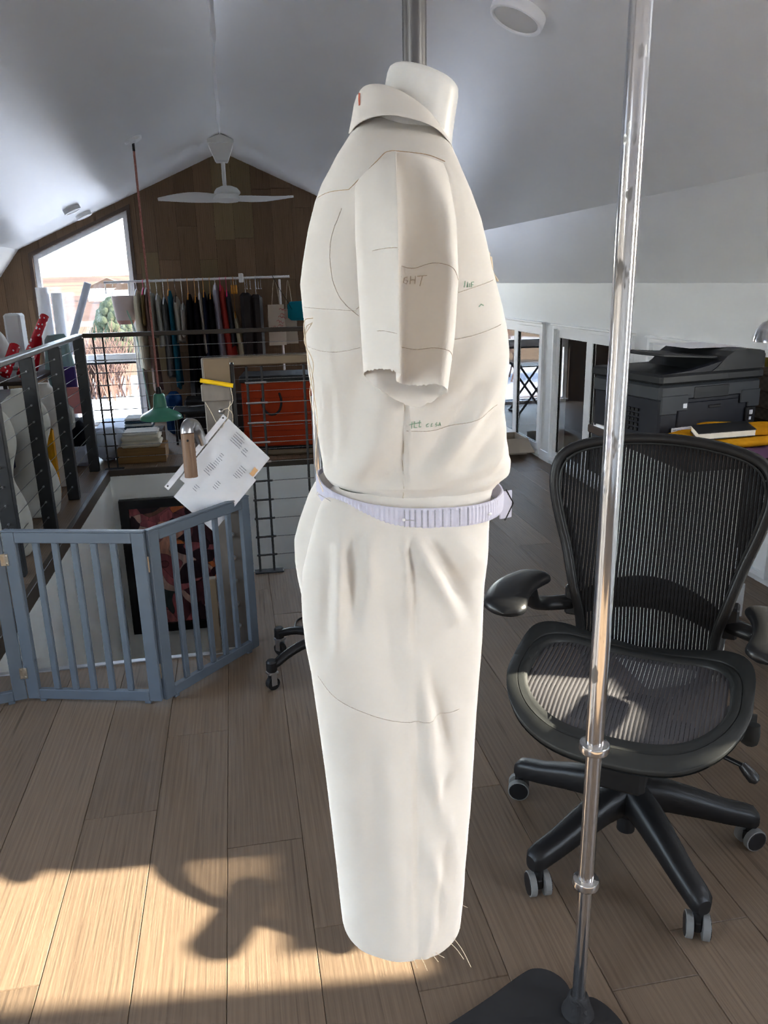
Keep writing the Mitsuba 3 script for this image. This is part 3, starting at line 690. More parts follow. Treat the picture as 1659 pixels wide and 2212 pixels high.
scrawl([[(0, .7), (-.4, .5), (-.3, 0), (.1, .1)], [(.9, .7), (.5, .5), (.6, 0), (1, .1)], [(1.8, .8), (1.4, .4), (1.9, .2), (1.5, 0)], [(2.2, 0), (2.3, .8), (2.8, 0)]], .236, 1.3175, .0065, on_bod, 'mat_greenpen')
scrawl([[(0, 0), (.1, 1)], [(.5, 0), (.6, .8), (.8, 0)], [(1.1, 0), (1.1, .6)], [(1.5, 0), (1.5, .8), (1.9, .8)], [(1.5, .4), (1.8, .4)]], .283, 1.489, .0075, on_bod, 'mat_greenpen')
scrawl([[(0, 0), (.5, .5), (1.2, .2)]], .306, 1.465, .006, on_bod, 'mat_greenpen')

# trousers: two legs that merge in the hips
TRO = np.array([(1.222, .128, .362), (1.210, .112, .352), (1.194,0.102,0.347),(1.180,0.095,0.345),(1.140,0.081,0.341),(1.103,0.070,0.334),(1.064,0.066,0.330),(1.036,0.066,0.328),(0.999,0.068,0.326),(0.954,0.074,0.322),(0.908,0.077,0.319),(0.861,0.081,0.316),(0.797,0.086,0.311),(0.714,0.091,0.306),(0.628,0.096,0.300),(0.556,0.100,0.295),(0.518,0.102,0.292)])
LYC = np.array([(1.222, .048), (1.19, .056), (1.13, .072), (1.0, .088), (.8, .098), (.5, .105)]); LYB = np.array([(1.222, .072), (1.19, .080), (1.13, .092), (1.0, .100), (.85, .100), (.65, .096), (.5, .092)])
TF = [((.203, 1.20), (.200, 1.02), .004, .0024), ((.210, 1.20), (.208, 1.04), .006, -.0024), ((.200, 1.02), (.194, .47), .004, .0013), ((.206, 1.02), (.200, .47), .006, -.0012),
      ((.212, 1.18), (.27, 1.06), .013, .008), ((.232, 1.17), (.29, 1.06), .012, -.007), ((.25, 1.19), (.33, 1.10), .016, .005), ((.27, 1.10), (.34, 1.15), .012, -.003),
      ((.155, 1.19), (.150, 1.11), .012, .005), ((.140, 1.18), (.125, 1.06), .010, -.006), ((.122, 1.19), (.105, 1.03), .009, .007), ((.107, 1.16), (.085, 1.0), .009, -.004),
      ((.17, 1.10), (.175, .95), .014, -.002), ((.215, 1.0), (.235, .80), .012, .004), ((.228, .98), (.255, .86), .010, -.004), ((.222, .86), (.245, .74), .010, .004), ((.228, .78), (.262, .84), .008, -.003), ((.22, .72), (.25, .60), .011, .0035), ((.245, .70), (.235, .58), .008, -.003), ((.25, .78), (.27, .66), .008, .002), ((.235, .62), (.215, .52), .009, .003),
      ((.17, .95), (.175, .50), .02, .002), ((.14, .90), (.145, .52), .015, -.0015)]
def leg_pt(z, th, side):
    z = np.asarray(z, float); th = np.asarray(th, float)
    b, f = np.interp(z, TRO[::-1, 0], TRO[::-1, 1]), np.interp(z, TRO[::-1, 0], TRO[::-1, 2])
    yc, yb = np.interp(z, LYC[::-1, 0], LYC[::-1, 1]), np.interp(z, LYB[::-1, 0], LYB[::-1, 1])
    if side > 0: b, f = b+.020*np.clip((1.1-z)/.2, 0, 1), f-.012
    c, s = np.cos(th), np.sin(th); e = 2/2.3
    x = (b+f)/2+(f-b)/2*np.sign(c)*np.abs(c)**e; y = yb*np.sign(s)*np.abs(s)**e
    d = (.0022 if side < 0 else .001)*(meshkit.fbm(np.stack([x*16, y*16, z*9], -1), 3, 8)-.5)*2
    if side < 0:
        near = np.clip(-s, 0, 1)**.5
        d = d+folds(x, z, TF)*near*np.clip((1.186-z)/.03, .08, 1)+.007*(meshkit.fbm(np.stack([x*30, y*0, z*16], -1), 3, 9)-.5)*near*np.clip((x-.205)/.03, 0, 1)*np.clip((1.0-z)/.1, 0, 1)
    hem = .004*np.sin(2*th+.5)
    zz_ = z+np.where(z < .53, hem, 0)
    return np.stack([x+d*c*.4, YC-.005+side*yc+y+d*np.where(s < 0, -1, 1)*np.abs(s), zz_], -1)
zz = np.interp(np.linspace(0, 1, 150), np.linspace(0, 1, len(TRO)), TRO[:, 0])
Z, TH = np.meshgrid(zz, tt, indexing='ij')
for s in (-1, 1): obj('trouser_leg', loft(leg_pt(Z, TH, s), True, False), 'mat_muslin', js, True)
def on_leg(x, z, out=.0006):
    o = []
    for X, Zv in zip(x, z):
        th = np.linspace(PI+.01, 2*PI-.01, 400); p = leg_pt(np.full(400, Zv), th, -1)
        o.append(p[np.argmin(np.abs(p[:, 0]-X))]+V(0, -out, 0))
    return np.array(o)
pen('pencil_line', [(.079, .973), (.105, .948), (.174, .925), (.206, .920), (.271, .922)], on_leg, 'mat_pencil', .0004, 40)
pen('pencil_line', [(.321, 1.03), (.314, .95), (.307, .86)], on_leg, 'mat_pencil', .0003, 20)
# frayed threads at the hem
r = random.Random(8)
for x, l, dx in ((.196, .012, .004), (.208, .02, .008), (.226, .01, .008), (.232, .006, .012), (.258, .03, .02), (.266, .055, .026), (.297, .006, .014)):
    p = on_leg([x], [.524])[0]; p[2] = .520
    obj('loose_thread', tube(spline([p, p+V(dx*.5, -.004, -l*.4), p+V(dx, -.006, -l)], 8), .0005, 4), 'mat_thread', js, True)
# collar: a stand that rolls over
def collar():
    n = 90; rows = []
    B = [(.176, .193, -.002), (.171, .168, .018), (.171, .160, .02)]
    th = np.linspace(-PI, PI, n, endpoint=False)           # 0 = front, +-pi = back
    c, s = np.cos(th), np.sin(th); k_ = (1-c)/2            # k = 1 at the back
    def ring(xb, zb, xf_, zf, ry, up=0.0):
        x = (xb+xf_)/2+(xf_-xb)/2*c; z = zf+(zb-zf)*k_**.9+up*np.abs(s); y = YC+ry*np.sign(s)*np.abs(s)**.85
        return np.stack([x, y, z], 1)
    w = .0015*np.sin(th*7+1)
    R = [ring(.200, 1.694, .288, 1.655, .056), ring(.193, 1.724, .291, 1.661, .060, .010), ring(.188, 1.734, .294, 1.664, .064, .014), ring(.181, 1.733, .297, 1.663, .070, .015), ring(.177, 1.722, .299, 1.660, .077, .015), ring(.174, 1.706, .301, 1.657, .086, .015), ring(.171, 1.694, .302, 1.653, .094, .016), ring(.1695, 1.688, .303, 1.650, .099, .016), ring(.171, 1.687, .302, 1.649, .0985, .0155), ring(.175, 1.694, .299, 1.653, .092, .015)]
    R = [q+np.stack([w*0, w*i/7, w*0], 1) for i, q in enumerate(R)]
    return loft(R, True, False)
obj('collar', collar(), 'mat_muslin', js, True)
p = V(.1786, 1.095, 1.722)
obj('red_stitch', tube([p+V(-.0005, -.006, .006), p+V(-.001, -.004, 0), p+V(-.001, -.006, -.008)], .0012, 6), 'mat_redpen', js, True)
# sleeve: a collapsed tube with one deep pleat; columns round the section, levels from cap to hem
SLV = np.array([
[(0.151,0.970,1.604),(0.150,0.968,1.583),(0.149,0.966,1.551),(0.150,0.965,1.498),(0.152,0.965,1.442),(0.154,0.965,1.385)],
[(0.152,0.950,1.612),(0.149,0.933,1.589),(0.146,0.916,1.558),(0.146,0.905,1.506),(0.147,0.905,1.453),(0.149,0.905,1.398)],
[(0.169,0.935,1.627),(0.163,0.906,1.602),(0.158,0.874,1.567),(0.155,0.855,1.514),(0.156,0.855,1.461),(0.157,0.855,1.405)],
[(0.184,0.935,1.636),(0.176,0.895,1.609),(0.168,0.851,1.572),(0.162,0.825,1.517),(0.163,0.825,1.463),(0.162,0.825,1.406)],
[(0.193,0.935,1.640),(0.183,0.889,1.611),(0.174,0.839,1.572),(0.168,0.810,1.516),(0.168,0.810,1.461),(0.168,0.810,1.403)],
[(0.194,0.955,1.640),(0.189,0.935,1.613),(0.183,0.913,1.575),(0.179,0.900,1.514),(0.179,0.900,1.452),(0.179,0.900,1.387)],
[(0.200,0.950,1.640),(0.198,0.941,1.615),(0.195,0.931,1.576),(0.193,0.925,1.513),(0.192,0.925,1.447),(0.192,0.925,1.378)],
[(0.213,0.945,1.639),(0.212,0.936,1.613),(0.212,0.926,1.575),(0.211,0.920,1.511),(0.211,0.920,1.446),(0.209,0.920,1.377)],
[(0.233,0.950,1.635),(0.230,0.927,1.608),(0.232,0.903,1.569),(0.231,0.888,1.508),(0.227,0.888,1.446),(0.223,0.888,1.381)],
[(0.250,0.965,1.633),(0.246,0.935,1.605),(0.247,0.902,1.566),(0.245,0.882,1.505),(0.241,0.882,1.443),(0.233,0.882,1.379)],
[(0.265,0.985,1.631),(0.262,0.959,1.603),(0.262,0.932,1.563),(0.260,0.915,1.500),(0.256,0.915,1.435),(0.247,0.915,1.368)],
[(0.264,1.000,1.623),(0.263,0.985,1.596),(0.263,0.968,1.557),(0.264,0.958,1.492),(0.258,0.958,1.426),(0.249,0.958,1.358)],
[(0.231,1.000,1.615),(0.229,0.994,1.589),(0.231,0.989,1.550),(0.229,0.985,1.484),(0.225,0.985,1.416),(0.219,0.985,1.345)],
[(0.202,1.000,1.610),(0.201,0.994,1.585),(0.199,0.989,1.548),(0.197,0.985,1.486),(0.196,0.985,1.421),(0.193,0.985,1.354)],
[(0.171,1.000,1.606),(0.169,0.993,1.583),(0.168,0.985,1.548),(0.167,0.980,1.491),(0.168,0.980,1.432),(0.169,0.980,1.371)],])
SLV[11:, :, 1] = np.minimum(SLV[11:, :, 1], np.interp(np.arange(6), [0, 1, 2, 5], [1.0, .985, .962, .950]))
SLV[5:8, 2:, 1] -= .010
def sleeve_grid(nu=8, nv=70):
    G_ = np.stack([np.stack([np.interp(np.linspace(0, 1, nv), [0, .1, .25, .5, .75, 1], c[:, j]) for j in range(3)], -1) for c in SLV])   # columns x levels
    ker = np.array([1, 2, 3, 2, 1.])/9
    for j in range(3):
        pad = np.concatenate([G_[:, :1]]*2+[G_]+[G_[:, -1:]]*2, 1)[..., j]
        G_[..., j] = sum(kk*pad[:, i:i+nv] for i, kk in enumerate(ker))
    n = len(G_); out = []
    for lev in range(nv):
        P = G_[:, lev]; Q = np.vstack([P, P[:2]])
        pts = []
        for i in range(n):
            a, b, c, d = P[i-1], P[i], P[(i+1) % n], P[(i+2) % n]
            for t in np.linspace(0, 1, nu, endpoint=False):
                k_ = .5 if i not in (4, 5) else .25
                m1, m2 = (c-a)*k_, (d-b)*(k_ if i not in (3, 4) else .25)
                pts.append((2*t**3-3*t**2+1)*b+(t**3-2*t**2+t)*m1+(-2*t**3+3*t**2)*c+(t**3-t**2)*m2)
        out.append(pts)
    return np.array(out)
SG = sleeve_grid()
vn = meshkit.fbm(SG*V(22, 22, 9), 3, 4)-.5
SG[..., 1] += .005*vn*np.linspace(.3, 1, len(SG))[:, None]
SG[-1, :, 2] += .0035*(meshkit.noise(SG[-1]*420)-.5)
obj('sleeve', loft(SG, True, False), 'mat_muslin', js, 50)
SG2 = SG.copy(); SG2[..., 1] = 2*YC-SG2[..., 1]-.012
obj('sleeve', loft(SG2, True, False), 'mat_muslin', js, 50)
front = SG[:, :10*8]
def on_slv(lo, hi):
    def fn(x, z, out=.0007):
        q = SG[:, lo*8:hi*8].reshape(-1, 3); o = []
        for X, Zv in zip(x, z):
            d = np.hypot(q[:, 0]-X, q[:, 2]-Zv); i = np.argsort(d)[:4]; w_ = 1/(d[i]+1e-5)
            y = (q[i, 1]*w_).sum()/w_.sum(); o.append((X, y-out, Zv))
        return np.array(o)
    return fn
sl, sr = on_slv(0, 5), on_slv(6, 11)
pen('pencil_line', [(.147, 1.522), (.152, 1.530), (.167, 1.531), (.175, 1.525)], sl, 'mat_pencil', .0006)
pen('pencil_line', [(.149, 1.440), (.155, 1.447), (.166, 1.446), (.175, 1.440)], sl, 'mat_pencil', .0006)
pen('pencil_line', [(.191, 1.515), (.206, 1.512), (.225, 1.517), (.243, 1.512), (.256, 1.498)], sr, 'mat_pencil', .0006)
pen('pencil_line', [(.190, 1.424), (.208, 1.421), (.226, 1.424), (.243, 1.419), (.253, 1.408)], sr, 'mat_pencil', .0006)
scrawl([[(0, 0), (0, 1)], [(.9, .9), (.5, .8), (.4, .2), (.8, 0), (1, .4), (.7, .45)], [(1.3, 0), (1.3, 1)], [(1.9, 0), (1.9, 1)], [(1.3, .5), (1.9, .5)], [(2.5, -.3), (2.7, 1)], [(2.1, .95), (3.2, 1.05)]], .191, 1.495, .0085, sr, 'mat_pencil')
obj('red_mark', tube([(.222, .962, 1.366), (.224, .962, 1.362), (.222, .962, 1.358), (.225, .962, 1.354)], .0011, 6), 'mat_redpen', js, True)
# loose threads hanging at the back
for q in ([(.098, 1.02, 1.45), (.088, 1.01, 1.44), (.09, 1.0, 1.39), (.097, 1.0, 1.33), (.092, 1.0, 1.27), (.101, 1.01, 1.23)], [(.098, 1.02, 1.45), (.085, 1.0, 1.43), (.095, 1.0, 1.40), (.089, 1.0, 1.36), (.099, 1.02, 1.31)], [(.10, 1.03, 1.455), (.086, 1.0, 1.452), (.087, 1.0, 1.42), (.094, 1.0, 1.38), (.093, 1.0, 1.34)]):
    obj('loose_thread', tube(spline(q, 30), .0006, 5), 'mat_thread', js, True)
obj('frayed_edge', tube(spline([(.343, 1.09, 1.545), (.349, 1.09, 1.535), (.352, 1.08, 1.528), (.356, 1.08, 1.51), (.360, 1.07, 1.495)], 14)+.001*rng.standard_normal((14, 3)), .0016, 5), 'mat_thread', js, True)

# the hanging form itself: only the neck shows
k = thing('dress_form', 'hard white dress form whose bare neck rises out of the muslin collar', 'dress form')
ax0, ax1 = V(.247, 1.12, 1.645), V(.2705, 1.12, 1.757)
axd = unit(V(.085, 0, .26)); axx = unit(V(.26, 0, -.085)); nk = []
for s, rr in ((0, .060), (.25, .054), (.5, .051), (.75, .0495), (.9, .049), (.955, .0475), (.985, .044), (1.0, .038), (1.003, .02)):
    c = ax0+(ax1-ax0)*s
    nk.append([c+rr*(math.cos(g)*axx+1.02*math.sin(g)*V(0, 1, 0)) for g in np.linspace(0, 2*PI, 48, endpoint=False)])
obj('neck', loft(nk, True, True), 'mat_form', k, 60)
Z, TH = np.meshgrid(np.linspace(1.66, 1.19, 30), np.linspace(0, 2*PI, 40, endpoint=False), indexing='ij')
obj('torso', loft(bodice_pt(Z, TH, -.012, []), True, True), 'mat_form', k, True)

# ribbed elastic round the waist, with its pins
k = thing('elastic_belt', 'white ribbed elastic band with marked lines pinned round the waist of the muslin', 'belt')
def belt_pt(th, t, g=0.0):
    """Point of the band: t = 0 at its lower edge, 1 at the upper; it rides a little higher at the back."""
    c, s_ = np.cos(th), np.sin(th); e = 2/2.4
    x = .241+(.135+g)*np.sign(c)*np.abs(c)**e; y = YC-.002+(.143+g)*np.sign(s_)*np.abs(s_)**e
    return np.stack([x, y, 1.1955-.010*c+.0275*(t-.5)+.003*np.cos(2*th)], -1)
def belt():
    n = 260; th = np.linspace(0, 2*PI, n, endpoint=False)
    return loft([belt_pt(th, t, .0009*(np.arange(n) % 2)+g) for t, g in ((0, -.002), (.0, 0), (.12, .0012), (.5, .0016), (.88, .0012), (1, 0), (1, -.002))], True, False)
def on_belt(x, t):
    th = np.linspace(PI+.02, 2*PI-.02, 600); q = belt_pt(th, np.full(600, t), .0022); return q[np.argmin(np.abs(q[:, 0]-x))]
obj('band', belt(), 'mat_elastic', k, False)
for x in (.205, .212, .219, .228, .236, .246, .257, .268, .281, .294):
    obj('marked_line', tube([on_belt(x, .06), on_belt(x, .5), on_belt(x, .94)], .0005, 5), 'mat_ink', k, False)
obj('end_tab', join(xf(cbox(0, .022, -.0015, .0015, -.022, .020, .001), (.366, 1.06, 1.178), (.95, .3, 0), (-.3, .95, 0))), 'mat_elastic', k, False)
obj('dark_edge', sweep([(.376, 1.062, 1.200), (.389, 1.066, 1.178), (.375, 1.062, 1.153)], [(-.001, -.001), (.001, -.001), (.001, .001), (-.001, .001)], (0, 1, 0)), 'mat_black', k, False)
def pin(p, d, ln, lab):
    kk = thing('dressmaker_pin', lab, 'pin', 'white-headed dressmaker pins'); p = np.asarray(p, float); d = unit(d)
    obj('shaft', cyl(p, p+d*ln, .0005, 6), 'mat_steel', kk, True)
    obj('head', trimesh.creation.icosphere(2, .0022).apply_translation(p), 'mat_white', kk, True)
pin((.094, 1.02, 1.226), (.5, .0, -.35), .022, 'white-headed pin sticking out at the back of the waist')
pin(on_belt(.203, .45)+V(0, -.002, 0), (1, .01, -.15), .016, 'white-headed pin across the elastic below the side seam')
pin(on_belt(.330, .4)+V(0, -.002, 0), (-1, 0, -.25), .010, 'white-headed pin in the elastic near its front end')

# ------------------------------------------------------------------ mesh office chair
k = thing('office_chair', 'black mesh office chair with curved arm pads and a five-legged castor base', 'chair')
CO, CP = V(.942, 1.665, 0), math.radians(233.6)
cf = V(math.cos(CP), math.sin(CP), 0); cr = V(math.sin(CP), -math.cos(CP), 0)
def cw(q):
    """Chair space (to its right, forward, up) to the room."""
    q = np.asarray(q, float); return CO+q[..., :1]*cr+q[..., 1:2]*cf+q[..., 2:3]*V(0, 0, 1)
def cm(m): return TM(cw(m.vertices), m.faces)
def cobj(name, m, mat_, parent=k, smooth=35, **kw): return obj(name, cm(m), mat_, parent, smooth, **kw)
# base, castors
B0 = math.radians(129); 
def b2c(d): return V(d @ cr, d @ cf, 0)
bo = b2c(V(.955, 1.662, 0)-CO)
cobj('cylinder', join(cyl(bo+V(0, 0, .085), bo+V(0, 0, .34), .028, 20), cyl(bo+V(0, 0, .045), bo+V(0, 0, .12), .024, 20)), 'mat_plastic')
cobj('hub', lathe([(0, .205), (.04, .205), (.052, .185), (.055, .14), (.045, .105), (0, .105)], 24, bo), 'mat_plastic')
for i in range(5):
    a = B0+i*2*PI/5; d = b2c(V(math.cos(a), math.sin(a), 0)); s = V(-d[1], d[0], 0)
    rings = []
    for t, z, hw, hh in ((.03, .160, .040, .046), (.10, .155, .038, .042), (.18, .134, .034, .037), (.26, .110, .030, .032), (.315, .099, .029, .030), (.335, .094, .026, .028), (.345, .090, .016, .019)):
        c = bo+d*t+V(0, 0, z)
        rings.append([c+s*hw*math.copysign(abs(math.cos(g))**.7, math.cos(g))+V(0, 0, 1)*hh*math.copysign(abs(math.sin(g))**.7, math.sin(g)) for g in np.linspace(0, 2*PI, 16, endpoint=False)])
    leg = cobj('leg', loft(rings), 'mat_plastic')
    e = bo+d*.322; tw = [.5, 1.15, -.5, .35, 0][i]; ca, sa = math.cos(tw), math.sin(tw)
    w = d*ca+s*sa; ww = V(-w[1], w[0], 0); e = e+w*.012
    cs = cobj('castor', join(cyl(e+V(0, 0, .03), e+V(0, 0, .075), .012, 12), xf(cbox(-.02, .014, -.009, .009, .02, .05, .004), e, w, ww)), 'mat_plastic', leg)
    for q in (-1, 1):
        c = e+V(0, 0, .032)+ww*.0185*q
        cobj('wheel', tube([c-ww*.0085*q, c-ww*.0075*q, c+ww*.0075*q, c+ww*.0085*q], [.0275, .031, .031, .0285], 24), 'mat_rim', leg)
        cobj('wheel_cover', tube([c+ww*.0080*q, c+ww*.0100*q, c+ww*.0106*q], [.028, .027, .021], 24), 'mat_pad', leg)
# tilt mechanism under the seat
cobj('mechanism', join(cbox(-.085, .085, -.14, .10, .315, .395, .015), cbox(-.07, .06, -.02, .19, .285, .37, .012), cbox(-.16, .16, -.05, .0, .345, .385, .01)), 'mat_plastic')
cobj('mechanism_cover', join(cyl((-.10, .10, .345), (-.02, .10, .345), .034, 18), cbox(-.03, .11, .05, .135, .315, .372, .012)), 'mat_graphite')
cobj('tilt_knob', tube([(-.10, .105, .345), (-.105, .105, .345), (-.135, .105, .345), (-.14, .105, .345)], [.024, .027, .027, .023], 18), 'mat_graphite')
cobj('seat_bolt', join(cyl((.12, .10, .372), (.19, .11, .372), .013, 12), cyl((.06, .095, .365), (.12, .10, .37), .017, 12)), 'mat_graphite')
# seat frame and mesh
def seat_out(t, g=0.0):
    c, s = math.cos(t), math.sin(t)
    e = .62 if s > 0 else .44
    x = .010+(.295+g)*math.copysign(abs(c)**e, c); y = .03+(.235+g)*math.copysign(abs(s)**(.78 if s > 0 else .62), s)
    return x, y
def seat_z(x, y):
    z = .490-.0*y
    z = z-.075*np.clip((y-.10)/.17, 0, 1)**2+.012*np.clip((-y-.05)/.15, 0, 1)
    return z+.035*np.clip(np.abs(x)/.29, 0, 1)**2.5*np.clip(1-(y-.0)/.28, .15, 1)-.008*(1-np.clip(np.abs(x)/.2, 0, 1)**2)
ts = np.linspace(0, 2*PI, 96, endpoint=False); R = []
for t in ts:
    xi, yi = seat_out(t, -.052); xm, ym = seat_out(t, -.028); xo, yo = seat_out(t, 0)
    rear = max(0, -math.sin(t))**1.0*abs(math.cos(t))**.5
    zi, zm, zo = seat_z(xi, yi), seat_z(xm, ym), seat_z(xo, yo)
    fl_ = .035*rear; dx = .02*rear*math.copysign(1, math.cos(t))
    R.append([(xi, yi, zi-.004), (xi*1.01, yi*1.01, zi+.004), ((xi+xm)/2, (yi+ym)/2, zm+.0065), (xm, ym, zm+.0055), (xm*1.004, ym*1.004, zm+.003), (xm*1.012, ym*1.012, zm+.0065+fl_*.25), (xo+dx*.7, yo, zo+.004+fl_*.8), (xo+dx, yo*1.0, zo-.006+fl_), (xo*.99+dx, yo*.985, zo-.018+fl_*.8), (xm, ym, zm-.018), (xi, yi, zi-.014)])
R.append(R[0])
cobj('seat_frame', loft(np.array(R), True, False), 'mat_graphite', k, 50)
st_ = []; n = 46; SW = .238
for i in range(n):
    x = .010-SW+2*SW*(i+.5)/n; hw = 2*SW/n*.455
    # extent of this strip inside the outline
    yy = Polygon([seat_out(t, -.05) for t in np.linspace(0, 2*PI, 400)[:-1]]).buffer(0).intersection(sbox(x-.001, -1, x+.001, 1)).bounds
    y = np.linspace(yy[1], yy[3], 26); zs = seat_z(np.full(26, x), y)-.004
    st_.append(loft(np.array([[(x-hw, b, c), (x, b, c+.0012), (x+hw, b, c), (x, b, c-.001)] for b, c in zip(y, zs)]), True, True))
cobj('seat_mesh', join(*st_), 'mat_seatmesh', k, False)
# back frame and mesh
BO = [(.170, .455), (.184, .58), (.202, .66), (.228, .76), (.258, .86), (.274, .94), (.270, 1.0), (.245, 1.035), (.19, 1.056), (.10, 1.070), (0, 1.075)]
BO = BO+[(-a, b) for a, b in BO[-2::-1]]
def back_f(x, z): return -.235-.055*np.clip((z-.62)/.45, 0, 1)+.018*np.exp(-((z-.66)/.09)**2)+.05*(np.abs(x)/.27)**2-.0
bo_ = spline(np.array(BO), 90)
fr_ = np.stack([bo_[:, 0], back_f(bo_[:, 0], bo_[:, 1]), bo_[:, 1]], 1)
sec = [(.018*math.copysign(abs(math.cos(g))**.8, math.cos(g)), .014*math.copysign(abs(math.sin(g))**.8, math.sin(g))) for g in np.linspace(0, 2*PI, 14, endpoint=False)]
cobj('back_frame', sweep(fr_, sec, (0, 1, 0)), 'mat_plastic', k, 40)
cobj('back_bead', tube(np.stack([bo_[:, 0]*.945, back_f(bo_[:, 0]*.945, bo_[:, 1])+.011, bo_[:, 1]-.012*(bo_[:, 1] > .9)*np.clip((bo_[:, 1]-.9)/.1, 0, 1)], 1), .0035, 6), 'mat_graphite', k, 40)
cobj('back_frame', sweep(np.stack([np.linspace(-.172, .172, 20), back_f(np.linspace(-.172, .172, 20), .46), np.full(20, .462)], 1), [(.016, -.01), (.016, .01), (-.016, .01), (-.016, -.01)], (0, 1, 0)), 'mat_graphite', k, 35)
half = np.array(BO[:11]); hx, hz = half[:, 0], half[:, 1]
def ztop(x): return np.interp(abs(x), hx[::-1][:6], hz[::-1][:6])
def zbot(x): return .465 if abs(x) < .176 else np.interp(abs(x), hx[:6], hz[:6])
st_ = []; n = 56
for i in range(n):
    x = -.266+.532*(i+.5)/n; hw = .532/n*.43
    z = np.linspace(zbot(x), ztop(x)-.004, 24)
    lean = x*(1-.14*np.clip((1.0-z)/.5, 0, 1)*0)
    y = back_f(lean, z)
    st_.append(loft(np.array([[(a-hw, b, c), (a, b+.0012, c), (a+hw, b, c), (a, b-.0010, c)] for a, b, c in zip(lean*np.ones(24), y, z)]), True, True))
cobj('back_mesh', join(*st_), 'mat_mesh', k, False)
# lumbar pad behind the mesh, and the yoke that carries the back
lx = np.linspace(-.19, .19, 24)
lp = []
for x in lx:
    h = .048*(1-.25*(abs(x)/.19)**2); zc = .650-.055*(abs(x)/.19)**2; f = back_f(x, zc)-.012
    lp.append([(x, f+.008*math.cos(g)-.006, zc+h*math.sin(g)) for g in np.linspace(0, 2*PI, 16, endpoint=False)])
cobj('lumbar_pad', loft(lp), 'mat_pad', k, 40)
for s in (-1, 1):
    p = spline([(s*.05, -.06, .36), (s*.10, -.14, .375), (s*.165, -.235, .43), (s*.190, -.275, .52), (s*.198, -.285, .62), (s*.222, -.29, .74), (s*.255, -.285, .86)], 30)
    cobj('back_yoke', tube(p, np.linspace(.024, .010, 30), 12, ry=np.linspace(.017, .009, 30)), 'mat_plastic', k, 40)
    # arm: bracket, upright and pad
    arm = cobj('arm', tube(spline([(s*.205, -.255, .585), (s*.245, -.225, .585), (s*.285, -.19, .590), (s*.303, -.14, .612), (s*.303, -.10, .66)], 24), np.linspace(.021, .019, 24), 14, ry=np.linspace(.03, .024, 24)), 'mat_plastic', k, 40)
    cobj('arm_pivot', cbox(min(s*.192, s*.232), max(s*.192, s*.232), -.285, -.225, .55, .64, .006), 'mat_plastic', arm, False)
    R = []
    for t in np.linspace(0, 1, 26):
        f = (.155 if s > 0 else .150)-.28*t; cxx = .300+.028*math.sin(t*PI*1.0)-.022*t
        w = .052*min(1, (4*t*(1-t)*2.2)**.5)*(1.10-.22*t)+.003; h = .019*min(1, (4*t*(1-t)*2.4)**.5)+.002
        zc = (.704 if s > 0 else .690)-.010*(1-t)**3+.005*math.sin(t*PI)
        R.append([(s*(cxx+w*math.copysign(abs(math.cos(g))**.8, math.cos(g))), f, zc+h*math.copysign(abs(math.sin(g))**.9, math.sin(g))) for g in np.linspace(0, 2*PI, 22, endpoint=False)])
    cobj('arm_pad', loft(R), 'mat_pad', arm, 60)
# side lever and quadrant on the left of the sitter
q = spline([(-.225, -.12, .40), (-.25, -.11, .39), (-.27, -.06, .375), (-.285, -.01, .385), (-.29, .03, .425), (-.288, .035, .46)], 24)
cobj('tilt_quadrant', tube(q, .012, 10, ry=.018), 'mat_graphite', k, 40)
cobj('quadrant_disc', cyl((-.275, .0, .44), (-.297, .0, .44), .026, 18), 'mat_graphite', k, 35)
cobj('lever', join(cyl((-.16, .02, .37), (-.285, .055, .352), .006, 10), tube([(-.275, .06, .36), (-.29, .065, .348), (-.305, .07, .335), (-.312, .072, .330)], [.010, .014, .015, .008], 12)), 'mat_pad', k, 40)
cobj('lever', join(cyl((.20, -.02, .42), (.275, -.03, .435), .007, 10), tube([(.262, -.03, .432), (.275, -.03, .437), (.288, -.03, .44), (.293, -.03, .441)], [.018, .022, .022, .014], 16)), 'mat_pad', k, 40)

# ------------------------------------------------------------------ cutting table with the printer and cloth on it
TZ = .95
k = thing('cutting_table', 'white cutting table with a cabinet base behind the office chair', 'table')
obj('top', cbox(1.315, 2.30, 2.10, 2.80, TZ-.03, TZ, .004), 'mat_darkwood', k, False)
for x in (2.24,):
    for y in (2.15, 2.74): obj('leg', cbox(x-.025, x+.025, y-.025, y+.025, 0, TZ-.03, .003), 'mat_white', k, False)
M('mat_cabinet', L(196, 196, 192), .5, .4)
cb = obj('cabinet', cbox(1.40, 1.70, 2.36, 2.78, .03, TZ-.03, .004), 'mat_cabinet', k, False)
for z in (.06, .33, .60): obj('drawer_front', cbox(1.415, 1.685, 2.34, 2.36, z, z+.255, .003), 'mat_cabinet', cb, False)
obj('cable', tube(spline([(1.50, 2.085, .94), (1.51, 2.08, .80), (1.525, 2.085, .68), (1.51, 2.09, .55), (1.515, 2.10, .42)], 24), .0035, 6), 'mat_black', None, 40, label='black cable dangling behind the mesh back of the office chair', cat='cable')
